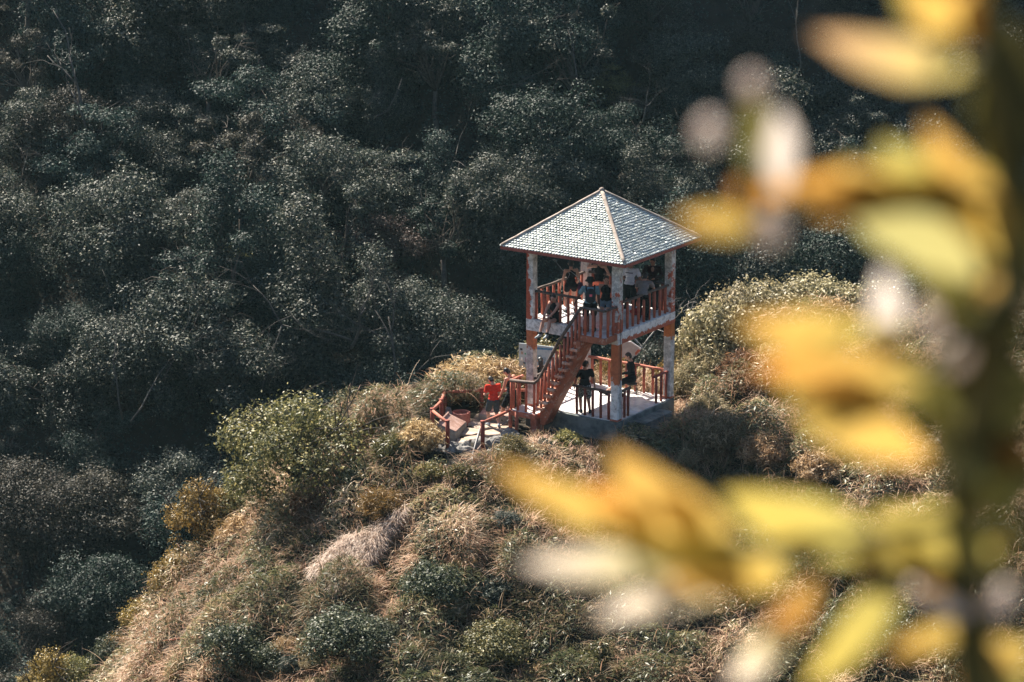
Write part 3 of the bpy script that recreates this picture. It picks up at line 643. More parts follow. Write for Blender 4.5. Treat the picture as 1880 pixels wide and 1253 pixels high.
def person(label, loc, face, k=1.0, lean=(0, 0), pelvis=(0, 0, .90), feet=((-.11, .0), (.11, .05)), hands=(None, None), head=(0, 0), female=False,
           skin=SK1, top=BLK, sleeve='short', bottom=BLK, leg='shorts', shoes=SHOE_B, hair=HAIR, hat=None, longhair=False, foot_dirs=None, knee=(0, 1, .1), elbows=((-.3, -1, -.3), (.3, -1, -.3)), socks=None, sock_h=.0, group=None, eyes=False):
    """local axes: +y forward, +x right. lean = (forward, sideways) in degrees. head = (yaw left, pitch down)"""
    root = empty('person', loc, R(face)); root.scale = (k * 1.12, k * 1.08, k); tag(root, label, 'person', group)
    P = Vector(pelvis); ML = Matrix.Rotation(R(lean[1]), 3, 'Y') @ Matrix.Rotation(-R(lean[0]), 3, 'X')
    def tp(x, y, z): return P + ML @ Vector((x, y, z))
    sw = .165 if female else .185; hw = .10 if female else .095
    waist, chest, neck0, neck1 = tp(0, .0, .15), tp(0, .005, .36), tp(0, -.01, .53), tp(0, .01, .60)
    MH = Matrix.Rotation(R(head[0]), 3, 'Z') @ Matrix.Rotation(-R(head[1]) - R(lean[0]) * .5, 3, 'X')
    hc = neck1 + MH @ Vector((0, .025, .105))
    sh = [tp(-sw, 0, .49), tp(sw, 0, .49)]; hp = [P + Vector((-hw, 0, -.02)), P + Vector((hw, 0, -.02))]
    ft = []; kn = []; fd = []
    for i in range(2):
        f = feet[i]; f = Vector((f[0], f[1], f[2] if len(f) > 2 else 0)) + Vector((0, 0, .085))
        kk, ff = ik(hp[i], f, .43, .42, knee if not isinstance(knee[0], tuple) else knee[i]); kn.append(kk); ft.append(ff)
        fd.append(Vector((foot_dirs[i] if foot_dirs else ((-.18, 1, -.12) if i == 0 else (.18, 1, -.12)))).normalized())
    el = []; hd = []
    for i in range(2):
        h = hands[i] or ((-.27, .06, .80) if i == 0 else (.27, .06, .80))
        e, h_ = ik(sh[i], h, .285, .26, elbows[i]); el.append(e); hd.append(h_)
    B = MB()
    fs = .92 if female else 1.0
    B.ball(chest, (.150 * fs, .105, .175), M=ML); B.ball(waist, (.125 * fs, .095, .14), M=ML); B.ball(P + Vector((0, 0, .02)), (.155, .115, .13), M=ML)
    B.ball(tp(0, -.01, .46), (.165 * fs, .075, .07), M=ML)
    for i in range(2):
        B.cap(tp(0, -.005, .47), sh[i], .06, .055)
        B.cap(sh[i], el[i], .052 * fs, .040 * fs); B.cap(el[i], hd[i], .041 * fs, .026)
        B.cap(hp[i], kn[i], .085, .055); B.cap(kn[i], ft[i], .054, .036)
        cm_ = kn[i].lerp(ft[i], .3); bk = Vector((0, -1, 0)); B.ball(cm_ + bk * .015, (.05, .052, .11))
        B.cap(ft[i] + Vector((0, 0, -.03)) - fd[i] * .03, ft[i] + fd[i] * .14 + Vector((0, 0, -.045)), .038, .030)
        # hand: palm, four fingers, thumb
        d = (hd[i] - el[i]).normalized(); s_ = Vector((0, 1, 0)) if abs(d.y) < .8 else Vector((0, 0, 1)); s_ = (s_ - d * s_.dot(d)).normalized(); nrm = d.cross(s_).normalized() * (1 if i == 0 else -1)
        pc = hd[i] + d * .05
        B.cap(hd[i] + d * .01, pc + s_ * .012 + d * .02, .026, .024); B.cap(hd[i] + d * .02 - s_ * .01, pc - s_ * .018 + d * .02, .022, .020)
        for q, (o_, ln) in enumerate(((.031, .07), (.011, .080), (-.010, .075), (-.030, .060))):
            b0 = pc + s_ * o_ + d * .028; b1 = b0 + d * ln * .5 + nrm * .008; b2 = b1 + d * ln * .38 + nrm * .022
            B.cap(b0, b1, .0095, .009, 8); B.cap(b1, b2, .009, .0075, 8)
        b0 = hd[i] + d * .03 + s_ * .025; b1 = b0 + s_ * .028 + d * .03 + nrm * .012; B.cap(b0, b1, .012, .0095, 8); B.cap(b1, b1 + d * .028 + nrm * .01, .0095, .008, 8)
    B.cap(neck0, neck1 + MH @ Vector((0, .01, .03)), .055 * fs, .052 * fs)
    B.ball(hc, (.075, .092, .105), M=MH); B.ball(hc + MH @ Vector((0, .032, -.055)), (.055, .058, .06), M=MH)      # skull, jaw
    B.cap(hc + MH @ Vector((0, .09, .012)), hc + MH @ Vector((0, .108, -.022)), .010, .014, 8)                       # nose
    B.ball(hc + MH @ Vector((0, .086, -.055)), (.026, .010, .011), M=MH); B.ball(hc + MH @ Vector((0, .082, .034)), (.05, .014, .012), M=MH)
    for s_ in (-1, 1): B.ball(hc + MH @ Vector((s_ * .078, -.005, -.005)), (.012, .022, .032), M=MH)
    remesh(B, 'body', skin, root, .0075, 1)
    if eyes:
        for s_ in (-1, 1):
            e = MB().ball((0, 0, 0), (.012, .006, .008)).build('eye', EYE, root, smooth=True); e.location = hc + MH @ Vector((s_ * .030, .088, .012))
    # top
    C = MB(); g = .016
    if top is not None:
        C.ball(chest, (.150 * fs + g, .105 + g, .175 + g * .6), M=ML); C.ball(waist, (.130 * fs + g, .100 + g, .15), M=ML); C.ball(P + Vector((0, 0, .04)), (.155 + g, .115 + g, .11), M=ML)
        if sleeve == 'none':
            for i in range(2): C.cap(tp(0, 0, .40), sh[i].lerp(tp(0, 0, .5), .38), .075, .045)
            C.ball(tp(0, -.02, .44), (.115, .088, .085), M=ML)
        elif sleeve == 'racer':
            C.ball(tp(0, -.015, .41), (.09, .098, .11), M=ML)
        else:
            C.ball(tp(0, -.01, .46), (.165 * fs + g, .075 + g, .075), M=ML)
            for i in range(2):
                C.cap(tp(0, -.005, .455), sh[i], .07, .062)
                if sleeve == 'short': C.cap(sh[i], sh[i].lerp(el[i], .62), .064, .066)
                else: C.cap(sh[i], el[i], .062, .054); C.cap(el[i], hd[i], .054, .040)
        remesh(C, 'top', top, root, .013, 2, .0045, len(label))
    C = MB()
    if bottom is not None:
        C.ball(P + Vector((0, 0, .0)), (.155 + g, .118 + g, .12), M=ML)
        for i in range(2):
            if leg == 'hot': C.cap(hp[i], hp[i].lerp(kn[i], .33), .098, .088)
            elif leg == 'shorts': C.cap(hp[i], hp[i].lerp(kn[i], .86), .100, .094)
            else: C.cap(hp[i], kn[i], .098, .072); C.cap(kn[i], ft[i].lerp(kn[i], .06), .072, .060)
        remesh(C, 'bottoms', bottom, root, .013, 2, .004, len(label) + 2)
    for i in range(2):
        C = MB(); a = ft[i] + Vector((0, 0, -.042)); f_ = fd[i]
        C.cap(a - f_ * .05, a + f_ * .17, .042, .034); C.cap(a - f_ * .04 + Vector((0, 0, .03)), a + f_ * .05 + Vector((0, 0, .015)), .043, .038); C.cap(a, ft[i] + Vector((0, 0, .01)), .042, .044)
        remesh(C, 'shoe', shoes, root, .012, 1)
        if socks:
            u = (kn[i] - ft[i]).normalized(); MB().tube([ft[i] + u * .0, ft[i] + u * sock_h], [.047, .048], 12).build('sock', socks, root, smooth=True)
    if hat:
        C = MB(); n = 20; c0 = hc + MH @ Vector((0, -.01, .03))
        prof = [(.155, -.045), (.150, -.035), (.102, .012), (.096, .06), (.080, .082), (.0, .09)]
        vs = [c0 + MH @ Vector((r_ * math.cos(2*math.pi*j/n) * .95, r_ * math.sin(2*math.pi*j/n) * 1.08, z)) for r_, z in prof for j in range(n)]
        C.add(vs, [(i*n + j, i*n + (j+1) % n, (i+1)*n + (j+1) % n, (i+1)*n + j) for i in range(len(prof) - 1) for j in range(n)])
        o = C.build('hat', hat, root, smooth=True); s2 = o.modifiers.new('s', 'SOLIDIFY'); s2.thickness = .008
    if hair:
        C = MB(); C.ball(hc + MH @ Vector((0, -.016, .022)), (.084, .094, .100), M=MH); C.ball(hc + MH @ Vector((0, -.040, -.03)), (.076, .070, .075), M=MH)
        if longhair:
            C.cap(hc + MH @ Vector((0, -.07, -.02)), tp(0, -.10, .38), .075, .055); C.cap(tp(0, -.10, .40), tp(0, -.11, .22), .060, .035)
        remesh(C, 'hair', hair, root, .012, 1, .004, 3)
    root['_hc'] = 0; del root['_hc']
    root_data = dict(root=root, hc=hc, MH=MH, tp=tp, ML=ML, hd=hd, sh=sh, el=el, waist=waist, chest=chest)
    return root_data
ZU = H2 + .001
# upper floor
p = person("person in a black racerback top and black shorts, back turned, at the left upper railing", Pz(1048, 574, ZU), 14, .97, head=(-8, 12),
       hands=((-.27, .10, .86), (.26, .20, .94)), female=True, skin=SK1, top=BLK, sleeve='racer', bottom=BLK, leg='hot', shoes=BLK2, socks=WHT_, sock_h=.10, feet=((-.13, 0), (.13, .03)))
C = MB(); C.ball((0, 0, 0), (.10, .05, .14)); o = remesh(C, 'hip_bag', cloth('plum', (.06, .02, .045)), p['root'], .012, 1); o.location = (.26, -.02, .86)
MB().tube([(.26, -.03, .97), (.16, -.14, 1.2), (-.05, -.13, 1.40)], .009, 6).build('strap', SHOE_G, p['root'])
MB().tube([p['tp'](-.12, -.02, .52), p['tp'](-.07, -.125, .40), p['tp'](-.14, -.10, .24)], .008, 6).build('piping', SHOE_G, p['root'])
p = person('person in teal shirt and bucket hat with a black backpack, hand on the rail', Pz(1083, 610, ZU), 2, 1.0, head=(-4, 4), hands=((-.40, .14, .88), (.25, .10, .86)),
       skin=SK3, top=TEAL, sleeve='short', bottom=BLK, leg='shorts', shoes=SHOE_B, hat=cloth('hat_black', (.022, .028, .024)), feet=((-.13, 0), (.13, .05)))
C = MB(); C.ball((0, 0, 0), (.15, .085, .22)); C.ball((0, -.03, -.10), (.14, .10, .14)); bp = remesh(C, 'backpack', BLK2, p['root'], .013, 2, .004); bp.location = p['tp'](0, -.19, .30)
MB().box((-.035, -.018, -.03), (.035, .0, .04)).build('badge', cloth('pink', (.75, .16, .18)), bp).location = (.0, -.108, .02)
for s_ in (-1, 1): MB().tube([p['tp'](s_ * .10, -.13, .20), p['tp'](s_ * .11, -.11, .46), p['tp'](s_ * .12, .0, .565), p['tp'](s_ * .12, .13, .42), p['tp'](s_ * .13, .12, .22)], .020, 8, squash=.6).build('strap', BLK2, p['root'], smooth=True)
mug = MB().tube([(0, 0, 0), (0, 0, .14), (0, 0, .16), (0, 0, .19)], [.03, .03, .018, .016], 12).build('water_bottle', SHOE_G, None, smooth=True)
mug.location = Pz(1103, 600, ZU); tag(mug, 'small grey water bottle standing on the stair-head floor', 'bottle')
# seated on the edge beam, legs hanging
sp = TW(.80, .10, ZU)
p = person('person in black vest seated on the upper floor edge with legs hanging down', sp, 180 - 34 - 4, .98, lean=(4, 0), pelvis=(0, 0, .10), feet=((-.14, .60, -.36), (.13, .56, -.40)),
       foot_dirs=((-.2, 1, -.15), (.2, 1, -.3)), knee=(0, .6, 1), hands=((-.06, .42, .22), (.09, .44, .20)), elbows=((-1, -.3, -.3), (1, -.3, -.3)), head=(10, 20), skin=SK1, top=BLK, sleeve='none', bottom=BLK, leg='hot', shoes=SHOE_G, socks=BLK, sock_h=.07, female=True, eyes=True)
p = person('person in orange shorts and a black crop top raising an arm beside the back column', Pz(1100, 566, ZU), -16, .97, hands=((-.28, .26, 1.50), (.22, .16, 1.1)), elbows=((-1, .2, -1), (.6, -1, -.3)), female=True, top=BLK, sleeve='racer', bottom=ORNG, leg='shorts', shoes=SHOE_B)
p = person('person in a black vest and pale denim shorts standing behind the front column', Pz(1112, 603, ZU), 165, .96, hands=((-.22, .08, .82), (.24, .02, .80)), female=True, head=(20, 6), top=BLK, sleeve='none', bottom=DENIM, leg='hot', shoes=WHT_, eyes=True)
p = person('person in white printed T-shirt and black trousers leaning at the right upper railing', Pz(1155, 574, ZU), -22, .98, lean=(14, 0), hands=((-.24, .34, .98), (.30, .32, .98)), skin=SK2, top=WHT_, sleeve='short', bottom=BLK, leg='trousers', shoes=WHT_)
C = MB(); C.box((-.11, -.005, -.012), (.11, .0, .014)); o = C.build('shirt_print', cloth('print', (.05, .05, .06)), p['root']); o.location = p['tp'](0, -.126, .38); o.rotation_euler = (-R(14), 0, 0)
p = person('person in a grey shirt bending forward over a camera at the right upper railing', Pz(1180, 589, ZU), -12, .97, lean=(46, 0), pelvis=(0, -.16, .86), hands=((-.18, .60, 1.05), (.18, .60, 1.05)), skin=SK1, top=GREYC, sleeve='short', bottom=BLK, leg='trousers', shoes=BLK2, head=(0, 0))
p = person('person in an open dark maroon jacket facing the stairs, looking down at a phone', Pz(1198, 567, ZU), 172, .97, hands=((-.08, .28, 1.08), (.14, .30, 1.06)), elbows=((-1, -.4, -.6), (1, -.4, -.6)), head=(-6, 22), skin=SK2, top=MARO, sleeve='long', bottom=BLK2, leg='trousers', shoes=SHOE_B, eyes=True)
o = MB().box((-.035, -.006, -.07), (.035, .006, .07)).build('phone', SHOE_B, None, bevel=.006); o.location = p['root'].matrix_basis @ Vector((.03, .36, 1.08)); o.rotation_euler = (.8, 0, 0); tag(o, 'dark phone in the hands of the person in the maroon jacket', 'phone')
C = MB(); C.ball(p['tp'](0, .09, .42), (.05, .05, .10)); remesh(C, 'bare_chest', SK2, p['root'], .012, 1)
# ground floor
p = person('person in a black T-shirt and patterned shorts walking across the white ground floor', Pz(1073, 758, .001), 8, .97, head=(-62, 8), skin=SK2, top=BLK, sleeve='short', bottom=mt_pat, leg='shorts', shoes=BLK2, feet=((-.10, .02), (.14, -.10)), hands=((-.27, .12, .84), (.30, .02, .82)))
st = empty('stool', Pz(1160, 727, 0)); MB().tube([(0, 0, .38), (0, 0, .42)], .17, 20).build('seat', BARK, st, smooth=False)
for a in range(3):
    MB().tube([(.12 * math.cos(a * 2.1), .12 * math.sin(a * 2.1), .38), (.16 * math.cos(a * 2.1), .16 * math.sin(a * 2.1), .001)], .016, 6).build('leg', BARK, st)
tag(st, 'low dark stool under the seated person beside the front column', 'stool')
p = person('person in black sitting with one leg stretched out, half hidden by the front column', Pz(1160, 727, .001), 96, 1.04, lean=(4, 8), pelvis=(0, 0, .54), feet=((-.10, .30), (.16, .74)), foot_dirs=((-.1, 1, 0), (.1, 1, .35)), knee=(0, .6, 1),
       hands=((-.10, .28, .74), (.42, -.02, .86)), elbows=((-1, -.5, -.3), (1, -.6, -.2)), head=(4, 16), skin=SK1, top=BLK, sleeve='long', bottom=BLK, leg='shorts', shoes=SHOE_B, eyes=True)
o = MB().ball((0, 0, 0), (.05, .02, .05)).build('shirt_emblem', WHT_, p['root'], smooth=True); o.location = p['tp'](-.05, .125, .22)
p = person('person with long dark hair standing before the information board', Py(992, 757, 90.0) * 1.0, 10, .98, head=(0, 10), female=True, top=BLK, sleeve='long', bottom=BLK2, leg='trousers', longhair=True)
p['root'].location = (Py(992, 757, 90.0).x, 89.9, -.66); 
# terrace
p = person('person in a red T-shirt and dark grey shorts walking away along the terrace', Pz(906, 783, ZT + .01), 18, .94, lean=(6, 0), head=(22, 40), hands=((-.20, .26, 1.04), (.10, .30, 1.04)), skin=SK1, top=REDC, sleeve='short', bottom=SLATE, leg='shorts', shoes=SHOE_G, feet=((-.12, .12), (.13, -.12)))
p = person('person in a black vest and long black shorts striding towards the terrace path', Pz(939, 776, ZT + .02), 58, 1.04, lean=(6, 0), head=(8, 34), hands=((-.26, .20, .86), (.27, .10, .80)), skin=SK1, top=BLK2, sleeve='none', bottom=BLK, leg='shorts', shoes=SHOE_B, feet=((-.10, .28), (.10, -.16)))
# bags
def bag(name, px, py, z, s_, mat, label, cat):
    C = MB(); C.ball((0, 0, s_[2]), s_); C.ball((0, s_[1] * .4, s_[2] * .8), (s_[0] * .85, s_[1] * .8, s_[2] * .7)); rt_ = empty(name, Pz(px, py, z)); remesh(C, 'bag_body', mat, rt_, .014, 2, .005, px)
    MB().tube([(-s_[0] * .3, 0, s_[2] * 1.85), (0, 0, s_[2] * 2.3), (s_[0] * .3, 0, s_[2] * 1.85)], .012, 6).build('handle', mat, rt_); return tag(rt_, label, cat)
bag('duffel_bag', 1172, 579, ZU, (.28, .14, .11), REDB, 'dark red bag lying on the upper floor by the right railing', 'bag')
bag('backpack', 1222, 558, ZU, (.16, .13, .26), NAVY, 'navy backpack on the upper floor beside the right column', 'backpack')
bag('black_bag', 1009, 578, ZU, (.17, .12, .13), BLK2, 'black bag beside the person sitting on the edge', 'bag')
# ------------------------------------------------------------------ forest trees of the far slope
def mk_obj(name, me, parent=None): return link(bpy.data.objects.new(name, me), parent)
def tree_proto(name, seed, kind, H, Wd, n, leaf, mat, bark, aspect=.5):
    """returns (root, crown height); kinds: dome, column, layered, sparse, draped, bush"""
    rng = np.random.default_rng(seed); puffs = []; tg = []
    if kind == 'dome':
        for i in range(20):
            a = i * 2.4; rr = math.sqrt((i + .5) / 20) * Wd * .46
            z = H - (rr / (Wd * .5)) ** 2 * H * .34 - rng.random() * .3; r = Wd * (.12 + .07 * rng.random())
            puffs.append((rr * math.cos(a), rr * math.sin(a), z - r * .6, r, r * .8)); tg.append(puffs[-1][:3])
    elif kind == 'column':
        for i in range(16):
            z = H * (.30 + .64 * i / 15); w_ = Wd * .34 * math.sin(math.pi * (.25 + .7 * i / 15)) ** .7; a = rng.random() * 6.28; rr = w_ * rng.random() ** .5
            r = Wd * (.15 + .08 * rng.random()); puffs.append((rr * math.cos(a), rr * math.sin(a), z - r * .5, r, r)); tg.append(puffs[-1][:3])
    elif kind == 'layered':
        for i in range(15):
            a = rng.random() * 6.28; rr = Wd * .44 * rng.random() ** .6; z = H * (.45 + .5 * rng.random()) - rr * .25; r = Wd * (.11 + .08 * rng.random())
            puffs.append((rr * math.cos(a), rr * math.sin(a), z, r, r * .42)); tg.append(puffs[-1][:3])
    elif kind == 'sparse':
        for i in range(13):
            a = rng.random() * 6.28; rr = Wd * .42 * rng.random() ** .5; z = H * (.5 + .48 * rng.random()); r = Wd * (.07 + .06 * rng.random())
            puffs.append((rr * math.cos(a), rr * math.sin(a), z, r, r * .8)); tg.append(puffs[-1][:3])
    elif kind == 'bush':
        for i in range(14):
            a = i * 2.4; rr = math.sqrt((i + .3) / 14) * Wd * .42; z = H * (.62 - .35 * (rr / (Wd * .5)) ** 2) + rng.normal() * .08; r = Wd * (.15 + .07 * rng.random())
            puffs.append((rr * math.cos(a), rr * math.sin(a), z, r, r * .85)); tg.append(puffs[-1][:3])
    else:   # draped
        for i in range(14):
            a = i * 2.4; rr = math.sqrt((i + .5) / 14) * Wd * .42; z = H * (.86 - .22 * (rr / (Wd * .5)) ** 2) + rng.normal() * .25; r = Wd * (.14 + .06 * rng.random())
            puffs.append((rr * math.cos(a), rr * math.sin(a), z - r * .4, r, r * .8)); tg.append(puffs[-1][:3])
    if kind in ('dome', 'column', 'layered', 'draped'):     # lower skirts and odd side clumps so that crowns run together
        for i in range(20):
            a = rng.random() * 6.28; z = H * (.16 + .50 * rng.random()); rr = Wd * (.20 + .26 * rng.random()) * (.75 + .5 * math.sin(a * 2 + seed)); r = Wd * (.06 + .10 * rng.random())
            puffs.append((rr * math.cos(a), rr * math.sin(a), z, r, r * (.8 + .8 * rng.random())))
    if kind != 'bush':
        puffs = [(x + rng.normal() * .04 * Wd, y + rng.normal() * .04 * Wd, z + rng.normal() * .05 * H * (1 if kind != 'layered' else .3), r * rng.uniform(.7, 1.3), rz * rng.uniform(.7, 1.3)) for x, y, z, r, rz in puffs]
    root = empty(name)
    v = puff_leaves(puffs, n, leaf, aspect, rng, shell=.24 if kind != 'sparse' else .4)
    if kind == 'draped':       # curtains of climbing leaves below the crown rim
        m_ = n // 3; a = rng.random(m_) * 6.28; lane = np.round(a * 3) / 3 + rng.normal(size=m_) * .06; rr = Wd * (.40 + .07 * rng.normal(size=m_)); dz = rng.random(m_) ** 1.4
        c = np.stack([rr * np.cos(lane) * (1 - .15 * dz), rr * np.sin(lane) * (1 - .15 * dz), H * .78 - dz * H * .55], 1)
        nrm = np.stack([np.cos(lane), np.sin(lane), np.full(m_, .3)], 1) + rng.normal(size=(m_, 3)) * .4
        v = np.concatenate([v, leaves(c, nrm, leaf * (.6 + .7 * rng.random(m_)), aspect, rng, .8)])
    rnd = np.clip(rng.random(len(v)) ** 1.6, 0, 1)
    mk_obj('crown', quads_mesh('crown', v, rnd, mat), root)
    mb = MB(); limbs(mb, (0, 0, 0), tg[:: (1 if kind == 'sparse' else 2)], .035 * Wd if kind != 'bush' else .02 * Wd, rng, .5 if kind != 'bush' else .25)
    if kind != 'bush': twiggy(mb, tg[:: (1 if kind == 'sparse' else 2)], H, rng)
    o = mb.build('trunk', bark, root, smooth=True)
    return root
PR = {}
def twiggy(mb, tg, H, rng, n=34):
    for i in range(n):
        t = Vector(tg[int(rng.integers(len(tg)))]); d = Vector((t.x, t.y, H * .25)) ; d = (d.normalized() + Vector(rng.normal(size=3)) * .55).normalized(); L = rng.uniform(.5, 1.3)
        a = t; m_ = a + d * L * .5 + Vector(rng.normal(size=3)) * .1; e = a + d * L + Vector(rng.normal(size=3)) * .15 - Vector((0, 0, .1 * L))
        mb.tube([a, m_, e], [.018, .012, .004], 4, cap=False); mb.tube([m_, m_ + Vector(rng.normal(size=3)) * .3], [.009, .003], 4, cap=False)
def proto(key, *a, **k): PR[key] = tree_proto(*a, **k); PR[key].location = (0, 0, -500)
specs = [('domeA', 'broadleaf_tree', 1, 'dome', 6.2, 6.0, 26000, .125, 'greygreen', BARKD), ('domeB', 'broadleaf_tree', 2, 'dome', 5.4, 4.8, 20000, .12, 'greygreen', BARK),
         ('domeC', 'broadleaf_tree', 3, 'dome', 5.8, 5.4, 22000, .12, 'darkbrown', BARKD),
         ('colA', 'broadleaf_tree', 4, 'column', 7.8, 4.2, 21000, .125, 'teal', BARKD), ('colB', 'broadleaf_tree', 5, 'column', 6.6, 3.8, 17000, .12, 'greygreen', BARK),
         ('layA', 'layered_tree', 6, 'layered', 6.6, 6.0, 19000, .12, 'teal', BARK), ('layB', 'layered_tree', 7, 'layered', 5.6, 5.2, 16000, .12, 'greygreen', BARKD),
         ('spaA', 'sparse_tree', 8, 'sparse', 6.6, 4.6, 9000, .12, 'greygreen', BARK), ('spaB', 'sparse_tree', 9, 'sparse', 5.6, 4.0, 6500, .11, 'darkbrown', BARK),
         ('draA', 'vine_draped_tree', 10, 'draped', 6.8, 4.8, 24000, .12, 'teal', BARKD), ('draB', 'vine_draped_tree', 12, 'draped', 5.8, 5.4, 24000, .11, 'darkbrown', BARKD)]
for k, nm, sd, kd, H, Wd, n, lf, mt, bk in specs: proto(k, nm, sd, kd, H, Wd, n, lf, LM[mt], bk)
used = set()
def place(key, p, s=1.0, rz=0.0, label=None, cat=None, group=None, mat=None, sz=None, tilt=0.0):
    src = PR[key]; o = src if key not in used else copy_tree(src)
    used.add(key); o.location = p; o.rotation_euler = (tilt, tilt * .5, rz); o.scale = (s, s, sz or s)
    for ch in o.children:
        if ch.name.startswith('crown') or ch.name.startswith('foliage'):
            ch.material_slots[0].link = 'OBJECT'; ch.material_slots[0].material = mat or src_m[key]
    tag(o, label, cat, group); return o
src_m = {k: LM[mt] for k, _, _, _, _, _, _, _, mt, _ in specs}
# the trees one can tell apart: pixel of the crown top, kind, crown height, scale
heroes = [
 (222, 318, 'domeA', 1.05, 'greygreen', 'broad dome-crowned grey-brown tree, the widest rounded crown in the upper left forest'),
 (355, 345, 'domeB', .62, 'greygreen', 'small pale rounded tree touching the right side of the wide dome crown'),
 (555, 385, 'colA', 1.12, 'greygreen', 'tall pale-leaved tree with a tapering crown, left of the yellow-green tuft'),
 (575, 245, 'domeB', 1.0, 'greygreen', 'rounded grey-green crown at the top of the sunlit belt, centre left'),
 (690, 262, 'layB', .9, 'greygreen', 'silvery layered crown right of the rounded crown in the sunlit belt'),
 (700, 395, 'domeB', .75, 'russet', 'reddish-brown leafed tree in the middle of the forest'),
 (428, 438, 'layB', .42, 'bushgreen', 'small yellow-green tuft over the dark hollow left of the tall tapering tree'),
 (1128, 112, 'layB', .45, 'bushgreen', 'small yellow-green tufted crown in the dark forest above the roof'),
 (915, 262, 'draA', 1.0, 'greygreen', 'bright-leaved draped tree just left of the tower roof peak'),
 (1020, 262, 'domeB', .85, 'greygreen', 'bright rounded crown directly above the tower roof peak'),
 (1105, 320, 'spaA', .6, 'darkbrown', 'thin pinkish-brown tree rising behind the tower roof peak'),
 (1240, 262, 'layB', .75, 'greygreen', 'pale tufted tree with an arching bare branch, right above the roof'),
 (770, 520, 'domeC', .95, 'greygreen', 'dark rounded tree with pale lower limbs in the middle of the forest'),
 (690, 480, 'colB', .9, 'greygreen', 'silvery tree left of the dark rounded tree in mid forest'),
 (232, 575, 'domeC', .85, 'greygreen', 'vine-covered crown over two slender pale trunks, centre left'),
 (100, 585, 'layA', .82, 'greygreen', 'slanting branch of pale leaves hanging over dark shade on the left'),
 (430, 600, 'domeB', 1.0, 'greygreen', 'pale bushy tree right of the two slender trunks'),
 (130, 545, 'draB', .7, 'teal', 'dark draped tree behind the slanting pale branch'),
 (310, 175, 'layA', .75, 'greygreen', 'tufted silvery tree in the upper left shade'),
 (60, 135, 'layA', .8, 'greygreen', 'pale tufted tree at the upper left edge'),
 (150, 20, 'domeA', .8, 'teal', 'dim spreading crown in the upper left corner'),
 (490, 30, 'layB', .9, 'greygreen', 'pale tufted crown under the top edge, centre left'),
 (1050, 20, 'spaA', 1.05, 'greygreen', 'open silvery tree with a visible pale trunk above the roof'),
 (1235, 30, 'layB', .8, 'greygreen', 'tufted silvery crown at the top, right of the open silvery tree'),
 (1180, 170, 'layA', .8, 'teal', 'dark layered tree with bare bright twigs above the roof'),
 (1620, 155, 'spaA', .85, 'greygreen', 'open pale tree with three thin trunks seen between yellow leaves'),
 (1540, 215, 'domeB', .9, 'greygreen', 'bright speckled rounded crown seen between yellow leaves'),
 (1690, 215, 'domeB', .95, 'greygreen', 'bright speckled crown right of the three thin trunks'),
 (1520, 400, 'domeC', 1.1, 'teal', 'dark teal crown behind the big hillside bush'),
 (330, 830, 'domeB', .8, 'greygreen', 'grey-leaved tree just left of the orange-tinted hillside tree'),
 (160, 870, 'domeA', .85, 'darkbrown', 'dim brownish crown in the lower left ravine'),
 (180, 995, 'draA', .85, 'teal', 'teal-leaved tree at the foot of the ravine beside the dry slope'),
 (250, 1060, 'domeB', .75, 'teal', 'grey-teal bush-like tree along the edge of the dry slope'),
 (40, 850, 'domeC', .9, 'darkbrown', 'dark crown at the far left edge of the ravine'),
]
taken = []
def top_place(px, py, key, s, Hk, y_lo=97, y_hi=172):
    """stand a tree so its crown top meets the given sight line: solved against the terrain"""
    ys = np.linspace(y_lo, y_hi, 700); d = ray(px, py); xs = d.x * ys / d.y; zs = CZ + d.z * ys / d.y
    g = zs - T(xs, ys) - Hk * s; k = np.argmax(g <= 0)
    return Vector((xs[k], ys[k], float(T(xs[k], ys[k])) - .1))
HK = {k: H for k, _, _, _, H, *_ in specs}
rt = random.Random(21)
for px, py, key, s, mt, lb in heroes:
    p = top_place(px, py, key, s, HK[key] * .98); place(key, p, s, rt.random() * 6.28, lb, 'tree', 'trees of the forested slope', LM[mt]); taken.append((p.x, p.y, s))
print('heroes', len(heroes))
names_ = {'dome': 'rounded', 'col': 'tall narrow', 'lay': 'layered', 'spa': 'sparse pale-branched', 'dra': 'vine-draped'}
mats_ = ['greygreen'] * 6 + ['teal'] * 5 + ['darkbrown'] * 3
mname = {'greygreen': 'grey-green', 'teal': 'dark green', 'darkbrown': 'brownish', 'olive': 'olive'}
cnt = 0
ky = [k for k, *_ in specs]
